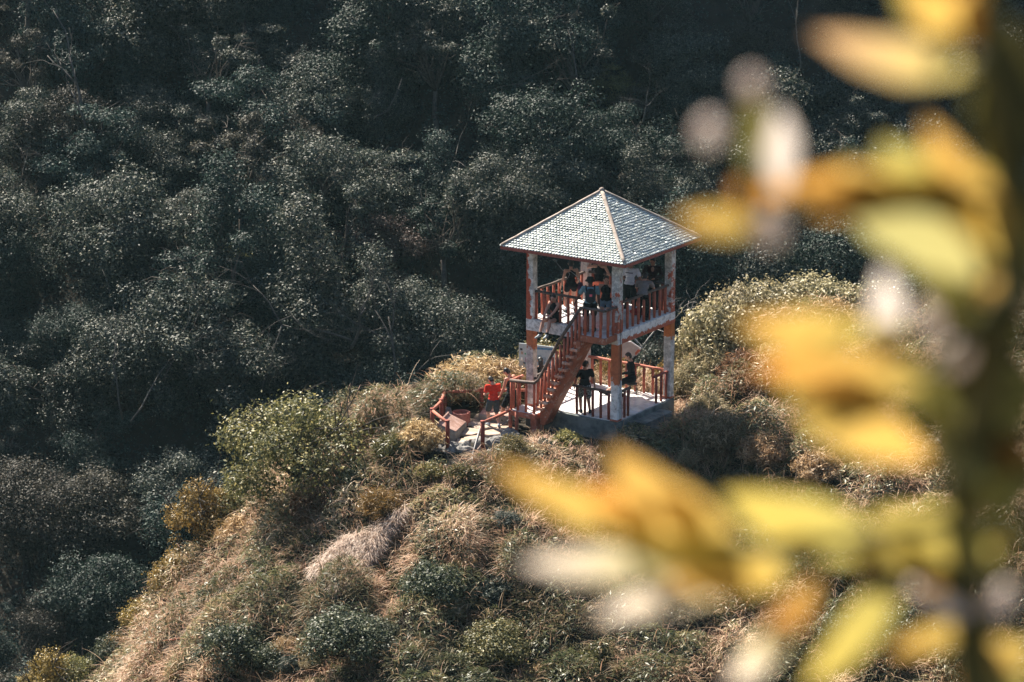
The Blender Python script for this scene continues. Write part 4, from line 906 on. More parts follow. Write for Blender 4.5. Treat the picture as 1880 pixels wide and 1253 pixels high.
for gy_ in np.arange(99, 168, 2.9):
    for gx_ in np.arange(-38, 39, 3.1):
        x = gx_ + rt.uniform(-1.5, 1.5) + (1.75 if int(gy_) % 2 else 0); y = gy_ + rt.uniform(-1.3, 1.3)
        if abs(x) > .19 * y + 3: continue
        if float(T(x, y)) > -2.2 and y < 104: continue
        if any((x - a) ** 2 + (y - b) ** 2 < (2.1 * c) ** 2 for a, b, c in taken): continue
        key = rt.choice(ky); mt = rt.choice(mats_)
        if mt == 'olive' and rt.random() < .5: mt = 'teal'
        s = rt.choice([rt.uniform(.5, .8), rt.uniform(.8, 1.15)]) * (.75 if y < 110 else 1)
        p = Vector((x, y, Tz(x, y) - .1)); px, py = project(p + Vector((0, 0, 4 * s)))
        if px < -80 or px > 1960 or py < -90 or py > 1330: continue
        hz = 'far left' if px < 375 else 'centre left' if px < 750 else 'middle' if px < 1130 else 'centre right' if px < 1500 else 'far right'
        vz = 'topmost' if py < 140 else 'upper' if py < 330 else 'middle' if py < 560 else 'lower' if py < 800 else 'ravine-bottom'
        nm = names_[[q for q in names_ if key.startswith(q)][0]]
        place(key, p, s, rt.random() * 6.28, f'{mname[mt]} {nm} tree, {vz} forest band, {hz}', 'tree', 'trees of the forested slope', LM[mt], tilt=rt.uniform(-.08, .08)); cnt += 1
        taken.append((x, y, .62))
print('forest trees', cnt)
for k in list(PR):
    if k not in used:
        for ch in list(PR[k].children): bpy.data.objects.remove(ch)
        bpy.data.objects.remove(PR[k])
# bare and dead trees --------------------------------------------------
def branchy(mb, p, d, L, r, depth, rng, spread=.55, up=.1):
    pts = [p]; q = p.copy(); dd = d.normalized(); k = 4
    for i in range(k):
        dd = (dd + Vector(rng.normal(size=3)) * .17 + Vector((0, 0, up * .25))).normalized(); q = q + dd * (L / k); pts.append(q.copy())
    mb.tube(pts, [r * (1 - .55 * i / k) for i in range(k + 1)], 6 if depth > 1 else 4)
    if depth <= 0: return
    for i in range(rng.integers(2, 4)):
        a = pts[int(rng.integers(2, k + 1))]; nd = (dd + Vector(rng.normal(size=3)) * spread + Vector((0, 0, up))).normalized()
        branchy(mb, a, nd, L * rng.uniform(.5, .78), r * .5, depth - 1, rng, spread, up)
GREYB = mat_noise('bark_grey', (.05, .046, .042), (.12, .11, .098), 9, .85, .3)
def bare(p, d, L, r, label, seed, depth=4, mat=GREYB, up=.1, spread=.55, cat='bare tree'):
    mb = MB(); rng = np.random.default_rng(seed); branchy(mb, Vector((0, 0, 0)), Vector(d), L * .8, r * .62, depth, rng, spread, up)
    o = mb.build('bare_tree', mat, None, smooth=True); o.location = p; return tag(o, label, cat, 'bare trees and dead wood')
B_ = lambda px, py, dy=-2.0, lift=.0: (lambda h: Py(px, py, h.y + dy))(hit(px, py, 0, 96))
bare(B_(150, 215, -5), (-.1, 0, 1), 3.6, .13, 'pale forked bare trunk with an upturned bright limb, upper left', 1, 3)
bare(B_(158, 240, -6), (-.15, 0, 1), 2.4, .08, 'slim bare stem below the forked bare trunk, upper left', 2, 1, up=.3, spread=.2)
bare(B_(645, 640, -5), (.15, 0, 1), 3.0, .12, 'grey bare tree with an upright trunk, mid forest', 3, 4)
bare(B_(645, 625, -5.5), (-1, 0, .12), 3.8, .10, 'long grey limbs reaching left over the dark hollow, mid forest', 4, 4, up=-.02)
bare(B_(225, 770, -4), (0, 0, 1), 4.2, .07, 'slender pale trunk under the vine-covered crown, left one', 5, 2, up=.3, spread=.25)
bare(B_(240, 775, -4), (.3, 0, 1), 3.8, .06, 'slender pale trunk curving right under the vine-covered crown', 6, 2, up=.3, spread=.3)
bare(B_(725, 700, -4), (.05, 0, 1), 3.4, .10, 'pale trunk under the dark rounded tree, mid forest', 7, 3, spread=.5)
bare(B_(760, 690, -4), (.7, 0, .7), 3.0, .07, 'limb slanting right under the dark rounded tree', 8, 3)
bare(B_(1230, 690, -5), (-.55, 0, .9), 4.2, .11, 'white bare branches seen through the tower on the right', 9, 4, mat=PALE, up=.15)
bare(B_(1245, 640, -5), (.6, 0, .7), 2.6, .07, 'thin white bare twigs just right of the right column', 10, 4, mat=PALE)
bare(B_(1060, 160, -5), (-.1, 0, 1), 3.4, .09, 'thin bare tree with fine silvery twigs above the roof', 11, 5, spread=.5)
bare(B_(1000, 190, -5), (-1, 0, .2), 3.4, .07, 'mass of dim horizontal bare branches above the roof, left side', 12, 5, up=0)
bare(B_(880, 170, -5), (1, 0, .25), 3.0, .06, 'dim arching dead branches left of the open silvery tree', 13, 4, up=-.1)
bare(B_(690, 215, -5), (.75, 0, .75), 3.0, .06, 'straight fallen pole leaning right in the dark upper forest', 14, 0, up=0, cat='dead wood')
bare(B_(675, 195, -5), (.8, 0, .5), 1.3, .05, 'short pale stick beside the leaning pole, upper forest', 15, 1, up=0, cat='dead wood')
bare(B_(778, 80, -5), (0, 0, 1), 4.5, .07, 'straight pale pole-like trunk cut by the top edge of the photo', 16, 0, up=.4)
bare(B_(1210, 395, -6), (.05, 0, 1), 3.2, .025, 'thin pale creeper stem hanging right of the roof', 17, 1, up=.2)
bare(B_(1320, 360, -6), (-.9, 0, .9), 3.4, .03, 'long arching thin twig beside the pale tufted tree', 18, 1, up=0)
bare(B_(1470, 130, -5), (0, 0, 1), 3.6, .06, 'straight dim trunk in the upper right shade', 19, 1, up=.3, spread=.2)
bare(B_(1180, 230, -5), (.2, 0, .8), 2.2, .06, 'bright broken twigs above the right side of the roof', 20, 4)
for i, (px, py) in enumerate([(40, 330), (350, 110), (545, 220), (420, 260), (820, 330), (300, 700), (480, 720)]):
    bare(B_(px, py, -4.5), (rt.uniform(-.8, .8), 0, 1), rt.uniform(1.8, 2.8), .05, ['thin', 'crooked', 'forked', 'pale', 'slender'][i % 5] + ' bare stems in the forest ' + ['near the left edge', 'in the upper left shade', 'above the sunlit belt', 'left of the wide dome crown', 'behind the belt above the roof', 'right of the two slender trunks', 'in front of the pale bushy tree', 'under the tall tapering tree', 'in the top right shade', 'at the top edge, right', 'under the top edge, middle', 'over the dark hollow at lower left', 'by the dark layered tree', 'left of the tower stairs, deep in shade', 'behind the straw-coloured bamboo'][i], 40 + i, 4)
# forest floor ---------------------------------------------------------
rng = np.random.default_rng(5)
n = 260000
yy = 98 + 74 * rng.random(n); xx = (rng.random(n) * 2 - 1) * (.2 * yy + 4)
lump = np.maximum(0, 1.3 + 1.2 * sn(xx, yy, .9, 3.0)) + np.maximum(0, .6 * sn(xx, yy, 2.3, 1.0))
zz = T(xx, yy) + lump * rng.random(n) ** .4
c = np.stack([xx, yy, zz], 1); nrm = np.stack([rng.normal(size=n) * .6, -.5 + rng.normal(size=n) * .6, .7 + np.zeros(n)], 1)
keep = ~((zz > -3) & (yy < 104))
v = leaves(c[keep], nrm[keep], (.09 + .09 * rng.random(keep.sum())), .5, rng, .2)
o = mk_obj('undergrowth', quads_mesh('undergrowth', v, rng.random(len(v)) ** 1.8, LM['teal']))
tag(o, 'dark leafy undergrowth covering the forest floor', 'undergrowth', kind='stuff')
# ------------------------------------------------------------------ the dry spur: grass and scrub
def in_clear(x, y):
    """inside the tower footprint, the terrace or the steps"""
    M_ = np.array(TM.inverted()); lx = M_[0, 0] * x + M_[0, 1] * y + M_[0, 3]; ly = M_[1, 0] * x + M_[1, 1] * y + M_[1, 3]
    a = (lx > -.35) & (lx < S + .25) & (ly > -1.0) & (ly < S + .2)
    a |= (lx > S) & (lx < S + 1.0) & (ly > .6) & (ly < 2.4)
    t = (x > -3.0) & (x < .6) & (y > 84.15) & (y < 89.0 + .3 * x)
    return a | t
_dr = np.random.default_rng(19)
_nd = 700
DX = -17 + 36 * _dr.random(_nd); DY = 73 + 25 * _dr.random(_nd); DRr = .35 + .95 * _dr.random(_nd) ** 1.5; DH = (.35 + 1.0 * _dr.random(_nd) ** 1.3) * (.6 + .5 * DRr)
DT = _dr.random(_nd) * .56 - .28; DS = _dr.random(_nd)
# low growth right in front of the terrace and the plinth, tall growth right of the tower
_q = (np.abs(DX - 1.5) < 5.5) & (DY > 80.5) & (DY < 88); DH = np.where(_q, DH * .45, DH); DH = np.where((DX > 5.4) & (DY > 84), DH * 1.35, DH); DH = np.where(DX < -5, DH * 1.15, DH); _hm = hit(655, 1035, .2, 72, 92); DH = np.where((np.abs(DX - _hm.x) < 2.2) & (np.abs(DY - _hm.y) < 1.5), DH * .3, DH)
def domes(x, y):
    h = np.full(len(x), .05) + .04 * sn(x, y, 5.3, 5.0); t = np.zeros(len(x)); cx_ = np.zeros(len(x)); cy_ = np.zeros(len(x)); sp = np.full(len(x), .5)
    order = np.argsort(x); xs = x[order]
    for i in range(_nd):
        a, b = np.searchsorted(xs, [DX[i] - DRr[i] * 1.3, DX[i] + DRr[i] * 1.3]); k = order[a:b]
        if not len(k): continue
        dx, dy = x[k] - DX[i], y[k] - DY[i]; th_ = np.arctan2(dy, dx); rr = DRr[i] * (1 + .18 * np.sin(3 * th_ + i) + .10 * np.sin(7 * th_ + 2 * i))
        q = 1 - (dx * dx + dy * dy) / rr ** 2; hh = DH[i] * np.sqrt(np.maximum(q, 0)); m = hh > h[k]; kk = k[m]
        h[kk] = hh[m]; t[kk] = DT[i]; cx_[kk] = dx[m] / DRr[i]; cy_[kk] = dy[m] / DRr[i]; sp[kk] = DS[i]
    return h, t, cx_, cy_, sp
def thicket(x, y): return domes(x, y)[0]
def strip_mesh(name, roots, dirs, L, W, bend, rnd, mat, K=3):
    """arching blades of K segments"""
    n = len(roots); side = unit(np.cross(dirs, np.array([0, 0, 1.0]) + 0 * dirs) + 1e-6); up = dirs.copy(); P = roots.copy(); vs = []
    for k in range(K + 1):
        w_ = (W * (1 - (k / K) ** 1.5) + .002)[:, None] * (.6 if k == 0 else 1)
        vs.append((P - side * w_ * .5, P + side * w_ * .5))
        P = P + up * (L / K)[:, None]; up = unit(up + bend * (1.0 / K))
    q = np.stack([np.stack([vs[k][0], vs[k][1], vs[k+1][1], vs[k+1][0]], 1) for k in range(K)], 1).reshape(n * K, 4, 3)
    return quads_mesh(name, q, np.repeat(rnd, K), mat)
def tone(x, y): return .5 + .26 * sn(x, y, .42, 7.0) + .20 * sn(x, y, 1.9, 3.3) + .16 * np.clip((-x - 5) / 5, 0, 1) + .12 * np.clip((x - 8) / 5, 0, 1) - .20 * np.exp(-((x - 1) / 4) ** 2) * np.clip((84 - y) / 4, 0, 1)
# dry grass
rng = np.random.default_rng(8)
def spur_points(n, y0=73.5, y1=97):
    y = y0 + (y1 - y0) * rng.random(n); x = -17 + 37 * rng.random(n)
    # skip what is on the hidden far side
    k = (~in_clear(x, y)) & (T(x, y) > 24.05 - .74 * (y - 1.2) + .05) & (T(x, y) > -11.5)
    return x[k], y[k]
tx, ty = spur_points(17000); per = 14
tx = np.repeat(tx, per) + rng.normal(size=len(tx) * per) * .07; ty = np.repeat(ty, per) + rng.normal(size=len(ty) * per) * .07
k = ~in_clear(tx, ty); tx, ty = tx[k], ty[k]; n = len(tx)
th, dt_, ox, oy, sp_ = domes(tx, ty); base = np.stack([tx, ty, T(tx, ty) + th * (.35 + .6 * rng.random(n))], 1)
d = unit(np.stack([rng.normal(size=n) * .5 + ox * .8, rng.normal(size=n) * .5 - .10 + oy * .8, .45 + .6 * rng.random(n)], 1))
bend = np.stack([d[:, 0] * 1.2, d[:, 1] * 1.2, -1.2 - .5 * rng.random(n)], 1)
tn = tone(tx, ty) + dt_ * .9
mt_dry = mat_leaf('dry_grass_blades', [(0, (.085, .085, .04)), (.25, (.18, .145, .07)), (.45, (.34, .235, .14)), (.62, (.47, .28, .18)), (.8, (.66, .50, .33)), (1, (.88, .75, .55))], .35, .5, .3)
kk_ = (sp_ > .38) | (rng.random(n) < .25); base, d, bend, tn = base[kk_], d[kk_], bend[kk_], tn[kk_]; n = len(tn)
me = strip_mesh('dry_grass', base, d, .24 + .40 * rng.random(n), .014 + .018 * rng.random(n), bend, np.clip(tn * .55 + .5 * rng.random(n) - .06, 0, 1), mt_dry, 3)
tag(mk_obj('dry_grass', me), 'dry straw-brown and rusty grass arching all over the sunny spur', 'grass', kind='stuff')
print('grass blades', n)
# long arching stalks standing out of the mass
n = 9000; sx_, sy_ = spur_points(n); n = len(sx_); hh_, *_r = domes(sx_, sy_)
d = unit(np.stack([rng.normal(size=n) * .7, rng.normal(size=n) * .7, .5 + .6 * rng.random(n)], 1)); bend = np.stack([d[:, 0], d[:, 1], -1.3 + 0 * sx_], 1) * (.5 + rng.random((n, 1)))
me = strip_mesh('tall_stalks', np.stack([sx_, sy_, T(sx_, sy_) + hh_ * .7], 1), d, .5 + .8 * rng.random(n), .010 + .010 * rng.random(n), bend, np.clip(tone(sx_, sy_) * .5 + .5 * rng.random(n), 0, 1), mt_dry, 5)
tag(mk_obj('tall_stalks', me), 'long arching dry stalks rising over the grass of the spur', 'grass', kind='stuff')
# leafy scrub: lance-shaped leaves on the lumps
x, y = spur_points(420000); n = len(x); th, dt_, ox, oy, sp_ = domes(x, y)
c = np.stack([x + rng.normal(size=n) * .03, y + rng.normal(size=n) * .03, T(x, y) + th * (1.04 - .6 * rng.random(n) ** 2.2) + .02], 1)
gxn, gyn = ox * 1.6, oy * 1.6
nrm = np.stack([gxn, gyn, np.ones(n)], 1) + rng.normal(size=(n, 3)) * .6
dirs = np.stack([rng.normal(size=n), rng.normal(size=n), .2 + 0 * x], 1)
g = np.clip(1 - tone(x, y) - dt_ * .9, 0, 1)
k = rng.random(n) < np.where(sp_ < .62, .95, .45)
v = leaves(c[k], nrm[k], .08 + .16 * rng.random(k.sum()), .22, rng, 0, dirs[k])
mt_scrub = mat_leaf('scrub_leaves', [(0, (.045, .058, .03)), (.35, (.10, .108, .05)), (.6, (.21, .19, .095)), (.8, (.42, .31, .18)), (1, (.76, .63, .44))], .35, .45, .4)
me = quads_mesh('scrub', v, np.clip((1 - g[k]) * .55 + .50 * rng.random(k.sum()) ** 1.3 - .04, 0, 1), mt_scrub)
tag(mk_obj('scrub', me), 'low grey-green and olive scrub mixed through the dry grass of the spur', 'scrub', kind='stuff')
# twiggy stems
mb = MB(); r2_ = random.Random(3)
for i in range(420):
    px, py = r2_.uniform(120, 1850), r2_.uniform(790, 1250)
    h = hit(px, py, .2, 72, 92)
    if bool(in_clear(np.array([h.x]), np.array([h.y]))[0]) or h.z < -12: continue
    a = r2_.uniform(0, 6.28); L = r2_.uniform(.5, 1.4); p = Vector((h.x, h.y, h.z + .1)); e = p + Vector((math.cos(a) * L * .8, math.sin(a) * L * .5, r2_.uniform(.2, .9) * L))
    m1 = p.lerp(e, .5) + Vector((r2_.uniform(-.1, .1), 0, r2_.uniform(0, .18) * L)); mb.tube([p, m1, e], [.012, .009, .003], 4, cap=False)
tag(mb.build('dry_stems', mat_noise('dry_stem', (.10, .075, .05), (.32, .25, .18), 8, .8), None), 'thin dry stems poking from the spur grass', 'stems', kind='stuff')
# ------------------------------------------------------------------ shrubs one can tell apart on the spur
def lance_bush(name, seed, Wd, H, stems, per_, leaf, mat, aspect=.18, spread=.9, bark=BARK):
    """bamboo-like / broomy bush: stems fan out and carry sprays of narrow leaves"""
    rng = np.random.default_rng(seed); root = empty(name); mb = MB(); C_ = []; D_ = []
    for i in range(stems):
        a = rng.random() * 6.28; rr = Wd * .5 * rng.random() ** .6; tip = np.array([rr * math.cos(a), rr * math.sin(a), H * (1 - .45 * (rr / (Wd * .5)) ** 2) * (.75 + .3 * rng.random())])
        b0 = np.array([rr * .25 * math.cos(a), rr * .25 * math.sin(a), 0.]); mid = (b0 + tip) / 2 + np.array([0, 0, H * .12])
        mb.tube([Vector(b0), Vector(mid), Vector(tip)], [.014, .010, .004], 4, cap=False)
        t = .25 + .75 * rng.random(per_) ** .7; t = t[:, None]
        pts = (1 - t) ** 2 * b0 + 2 * t * (1 - t) * mid + t ** 2 * tip; C_.append(pts + rng.normal(size=(per_, 3)) * .09 * Wd / 2); D_.append(np.tile(tip - mid, (per_, 1)) * .5 / max(H, .1) + rng.normal(size=(per_, 3)) * .55)
    c = np.concatenate(C_); d = np.concatenate(D_); n = len(c)
    nrm = rng.normal(size=(n, 3)) + np.array([0, 0, .6]); d = unit(d)
    v = leaves(c, nrm, leaf * (.6 + .8 * rng.random(n)), aspect, rng, .05, d)
    mk_obj('foliage', quads_mesh('foliage', v, rng.random(n) ** 1.3, mat), root); mb.build('stems', bark, root)
    return root
PR['bambooA'] = lance_bush('bamboo_bush', 31, 2.2, 1.5, 130, 60, .20, LM['straw'], .13); PR['bambooB'] = lance_bush('bamboo_bush', 32, 1.6, 1.1, 100, 55, .20, LM['straw'], .13)
PR['broom'] = lance_bush('shrub', 33, 1.8, 1.3, 90, 80, .09, LM['olive'], .30)
PR['broomB'] = lance_bush('shrub', 34, 1.4, .9, 80, 70, .10, LM['olive'], .34)
specs2 = [('roundA', 'shrub', 35, 'bush', 1.9, 2.2, 9000, .075, 'yellow', BARKD), ('roundB', 'shrub', 36, 'bush', 1.4, 1.8, 6500, .075, 'olive', BARKD), ('small', 'small_tree', 37, 'dome', 2.6, 2.3, 9000, .085, 'ochre', BARKD), ('smallB', 'small_tree', 38, 'dome', 2.8, 3.1, 15000, .085, 'yellow', BARKD)]
for k, nm, sd, kd, H, Wd, n_, lf, mt, bk in specs2: PR[k] = tree_proto(nm, sd, kd, H, Wd, n_, lf, LM[mt], bk); src_m[k] = LM[mt]; HK[k] = H
for k in ('bambooA', 'bambooB'): src_m[k] = LM['straw']
for k in ('broom', 'broomB'): src_m[k] = LM['olive']
HK.update(bambooA=1.5, bambooB=1.1, broom=1.3, broomB=.9)
def on_spur(px, py, key, s, label, cat, group, mat=None, y=None, sz=None, rz=None):
    """px, py = top of the bush"""
    Hh = HK[key] * (sz or s) * .95
    if y is None:
        ys = np.linspace(72, 96, 500); d = ray(px, py); xs = d.x * ys / d.y; zs = CZ + d.z * ys / d.y
        g_ = zs - T(xs, ys) - Hh; k_ = np.argmax(g_ <= 0) if (g_ <= 0).any() else int(np.argmin(g_)); p = Vector((xs[k_], ys[k_], float(T(xs[k_], ys[k_])) - .05))
    else:
        p = Py(px, py, y); p.z = max(Tz(p.x, p.y) - .05, -50)
    return place(key, p, s, rt.random() * 6.28 if rz is None else rz, label, cat, group, mat, sz)
def on_base(px, pyb, pyt, key, s, label, cat, group, mat):
    b = hit(px, pyb, .15, 72, 94); z = Py(px, pyt, b.y).z - b.z
    return place(key, Vector((b.x, b.y, b.z - .05)), s, rt.random() * 6.28, label, cat, group, mat, min(max(z, .4), HK[key] * s * 1.25) / HK[key])
G1 = 'shrubs on the dry spur'
L_ = LM
for args in [
 (335, 1100, 'roundA', .45, 'bright green-tipped round shrub in the rusty grass, lower left', 'shrub', G1, L_['olive']),
 (380, 1068, 'roundB', .35, 'pale green little shrub above the green-tipped one', 'shrub', G1, L_['olive']),
 (415, 998, 'broomB', .8, 'pale grey-green tuft above the rusty grass, left part of the spur', 'shrub', G1, L_['greygreen']),
 (160, 1190, 'roundB', .6, 'ochre-green shrub near the bottom left', 'shrub', G1, L_['ochre']),
 (60, 1215, 'roundA', .7, 'ochre shrub cut by the bottom left corner', 'shrub', G1, L_['ochre']),
 (20, 1185, 'domeB', .35, 'dull teal shrub at the bottom left corner', 'shrub', G1, L_['teal']),
 (690, 745, 'broom', .5, 'thin-leaved sprig standing up against the dark forest, left of the terrace', 'shrub', G1, L_['olive']),
 (650, 775, 'broom', .8, 'loose olive bush between the big bushy tree and the terrace', 'shrub', G1, L_['ochre']),
 (720, 800, 'bambooB', .9, 'pale thin-leaved bush left of the straw-coloured tuft', 'shrub', G1, L_['olive']),
 (772, 775, 'bambooB', .95, 'straw-coloured tuft hugging the left end of the terrace', 'bamboo bush', G1, L_['straw']),
 (420, 900, 'roundB', 0.7, 'olive shrub on the crest under the orange-tinted small tree', 'shrub', G1, L_['olive']),
 (300, 1020, 'broomB', 0.9, 'rusty tuft on the crest beside the ravine', 'shrub', G1, L_['rust']),
 (205, 1075, 'roundB', 0.75, 'dark green shrub on the lower crest beside the ravine', 'shrub', G1, L_['darkgreen']),
 (170, 1120, 'bambooB', 0.9, 'rusty thin-leaved bush low on the crest', 'shrub', G1, L_['rust']),
 (130, 1150, 'roundB', 0.6, 'olive shrub at the bottom of the crest', 'shrub', G1, L_['olive']),
 (250, 1090, 'broom', 0.7, 'grey-green broomy bush near the lower crest', 'shrub', G1, L_['greygreen']),
 (310, 960, 'broomB', 1.0, 'grey-green bush between the two crest trees', 'shrub', G1, L_['greygreen']),
 (440, 950, 'bambooB', 1.0, 'straw tuft right of the orange-tinted small tree', 'shrub', G1, L_['straw']),
 (560, 905, 'bambooB', 1.0, 'rusty tuft under the big bushy tree', 'shrub', G1, L_['rust']),
 (660, 850, 'broomB', 1.0, 'dark bush right below the big bushy tree', 'shrub', G1, L_['darkgreen']),
 (700, 900, 'bambooA', 0.7, 'ochre broomy bush below the terrace, left', 'shrub', G1, L_['ochre']),
 (800, 960, 'broom', 0.9, 'dark green bush right of the pale straw mound', 'shrub', G1, L_['darkgreen']),
 (560, 1180, 'roundB', .4, 'orange-yellow shrub at the bottom, centre left', 'shrub', G1, L_['ochre']),
 (600, 1120, 'roundB', .7, 'dark green shrub at the bottom, centre left', 'shrub', G1, L_['darkgreen']),
 (500, 1170, 'roundB', .8, 'large dark green shrub, bottom left of centre', 'shrub', G1, L_['darkgreen']),
 (700, 1130, 'roundB', .6, 'dark leafy shrub under the pale straw mound', 'shrub', G1, L_['darkgreen']),
 (1040, 790, 'broomB', .75, 'yellowish bush in front of the dark plinth', 'shrub', G1, L_['yellow']),
 (1000, 805, 'broomB', .6, 'grey-green bush under the stair foot', 'shrub', G1, L_['greygreen']),
 (940, 800, 'broom', .7, 'loose yellow-green bush in front of the stair landing', 'shrub', G1, L_['yellow']),
 (850, 850, 'broomB', .8, 'low green bush below the terrace rocks', 'shrub', G1, L_['olive']),
 (790, 850, 'broomB', .7, 'low yellow-green bush at the left of the terrace rocks', 'shrub', G1, L_['yellow']),
 (1190, 822, 'broomB', .55, 'low tan plants below the entrance steps', 'shrub', G1, L_['tan']),
 (1300, 725, 'bambooA', .7, 'tangled grey-olive bush right of the right column', 'shrub', G1, L_['tan']),
 (1330, 760, 'bambooA', .9, 'broomy brownish bush in the middle of the right slope', 'shrub', G1, L_['tan']),
 (1262, 825, 'bambooB', .55, 'tan thin-leaved bush beside the entrance steps', 'shrub', G1, L_['tan']),
 (1290, 870, 'roundB', .6, 'olive bushy clump below the tangled bush', 'shrub', G1, L_['olive']),
 (1400, 800, 'bambooA', .75, 'dry tufted bush on the right slope', 'shrub', G1, L_['straw']),
 (1500, 830, 'bambooB', 1.0, 'spiky dry tuft over a dark hollow, right slope', 'shrub', G1, L_['straw']),
 (1690, 720, 'bambooB', 1.0, 'dark purplish tuft between the yellow leaves, right', 'shrub', G1, L_['rust']),
 (1650, 1100, 'roundA', 1.0, 'dense dark green shrub with pale tips at the bottom right', 'shrub', G1, L_['darkgreen']),
 (1540, 1110, 'roundA', .8, 'dark green shrub left of the dense one at the bottom right', 'shrub', G1, L_['darkgreen']),
 (1760, 1120, 'roundA', .9, 'dark green shrub at the right end of the bottom thicket', 'shrub', G1, L_['darkgreen']),
 (1450, 1160, 'roundB', .8, 'green shrub with ochre tips, bottom right of centre', 'shrub', G1, L_['olive']),
 (1830, 940, 'roundA', .8, 'dark shrub at the right edge', 'shrub', G1, L_['teal']),
 (1260, 1170, 'broom', .6, 'fine-leaved green bush at the bottom, right of centre', 'shrub', G1, L_['greygreen']),
 (1100, 1180, 'broomB', .9, 'olive bush at the bottom, middle', 'shrub', G1, L_['olive']),
 (900, 1060, 'broomB', .9, 'dark olive bush in mid spur', 'shrub', G1, L_['greygreen']),
 (930, 930, 'roundB', .5, 'small dark leafy shrub in mid spur below the terrace', 'shrub', G1, L_['greygreen']),
]: on_spur(*args)
on_base(215, 1195, 1095, 'roundB', .9, 'dark green shrub where the spur edge drops to the ravine', 'shrub', G1, L_['darkgreen'])
on_base(150, 1240, 1140, 'roundA', .9, 'olive bush on the spur edge near the bottom left corner', 'shrub', G1, L_['bushgreen'])
on_base(95, 1262, 1170, 'small', .9, 'ochre bush beside the bottom left corner', 'shrub', G1, L_['ochre'])
on_base(430, 1230, 1120, 'roundB', 1.2, 'leafy dark green bush in the rusty grass at the bottom, left', 'shrub', G1, L_['darkgreen'])
on_base(640, 1215, 1095, 'roundA', 1.2, 'broad dark green bush at the bottom, left of centre', 'shrub', G1, L_['darkgreen'])
on_base(800, 1110, 1010, 'roundB', 1.1, 'dark green bush in the middle of the spur', 'shrub', G1, L_['darkgreen'])
on_base(905, 1215, 1120, 'roundA', 1.0, 'olive bush low in the middle of the spur', 'shrub', G1, L_['bushgreen'])
on_base(545, 950, 722, 'smallB', 1.35, 'big yellow-green bushy tree with dark branches standing on the left of the spur', 'small tree', G1, L_['bushgreen'])
on_base(465, 905, 768, 'roundA', 1.0, 'yellow-green shrub merging with the left side of the big bushy tree', 'shrub', G1, L_['bushgreen'])
on_base(612, 890, 800, 'roundA', 0.9, 'yellow-green shrub at the right foot of the big bushy tree', 'shrub', G1, L_['bushgreen'])
on_base(372, 990, 848, 'small', 1.0, 'orange-tinted small tree with thin trunks left of the big bushy tree', 'small tree', G1, L_['ochre'])
on_base(330, 1010, 912, 'roundB', 1.1, 'olive shrub below the orange-tinted small tree', 'shrub', G1, L_['ochre'])
on_base(270, 1085, 975, 'roundB', 0.95, 'yellowish shrub on the crest beside the ravine', 'shrub', G1, L_['ochre'])
on_base(232, 1110, 1024, 'roundB', 0.75, 'dark yellow-tipped shrub lowest on the crest beside the ravine', 'shrub', G1, L_['ochre'])
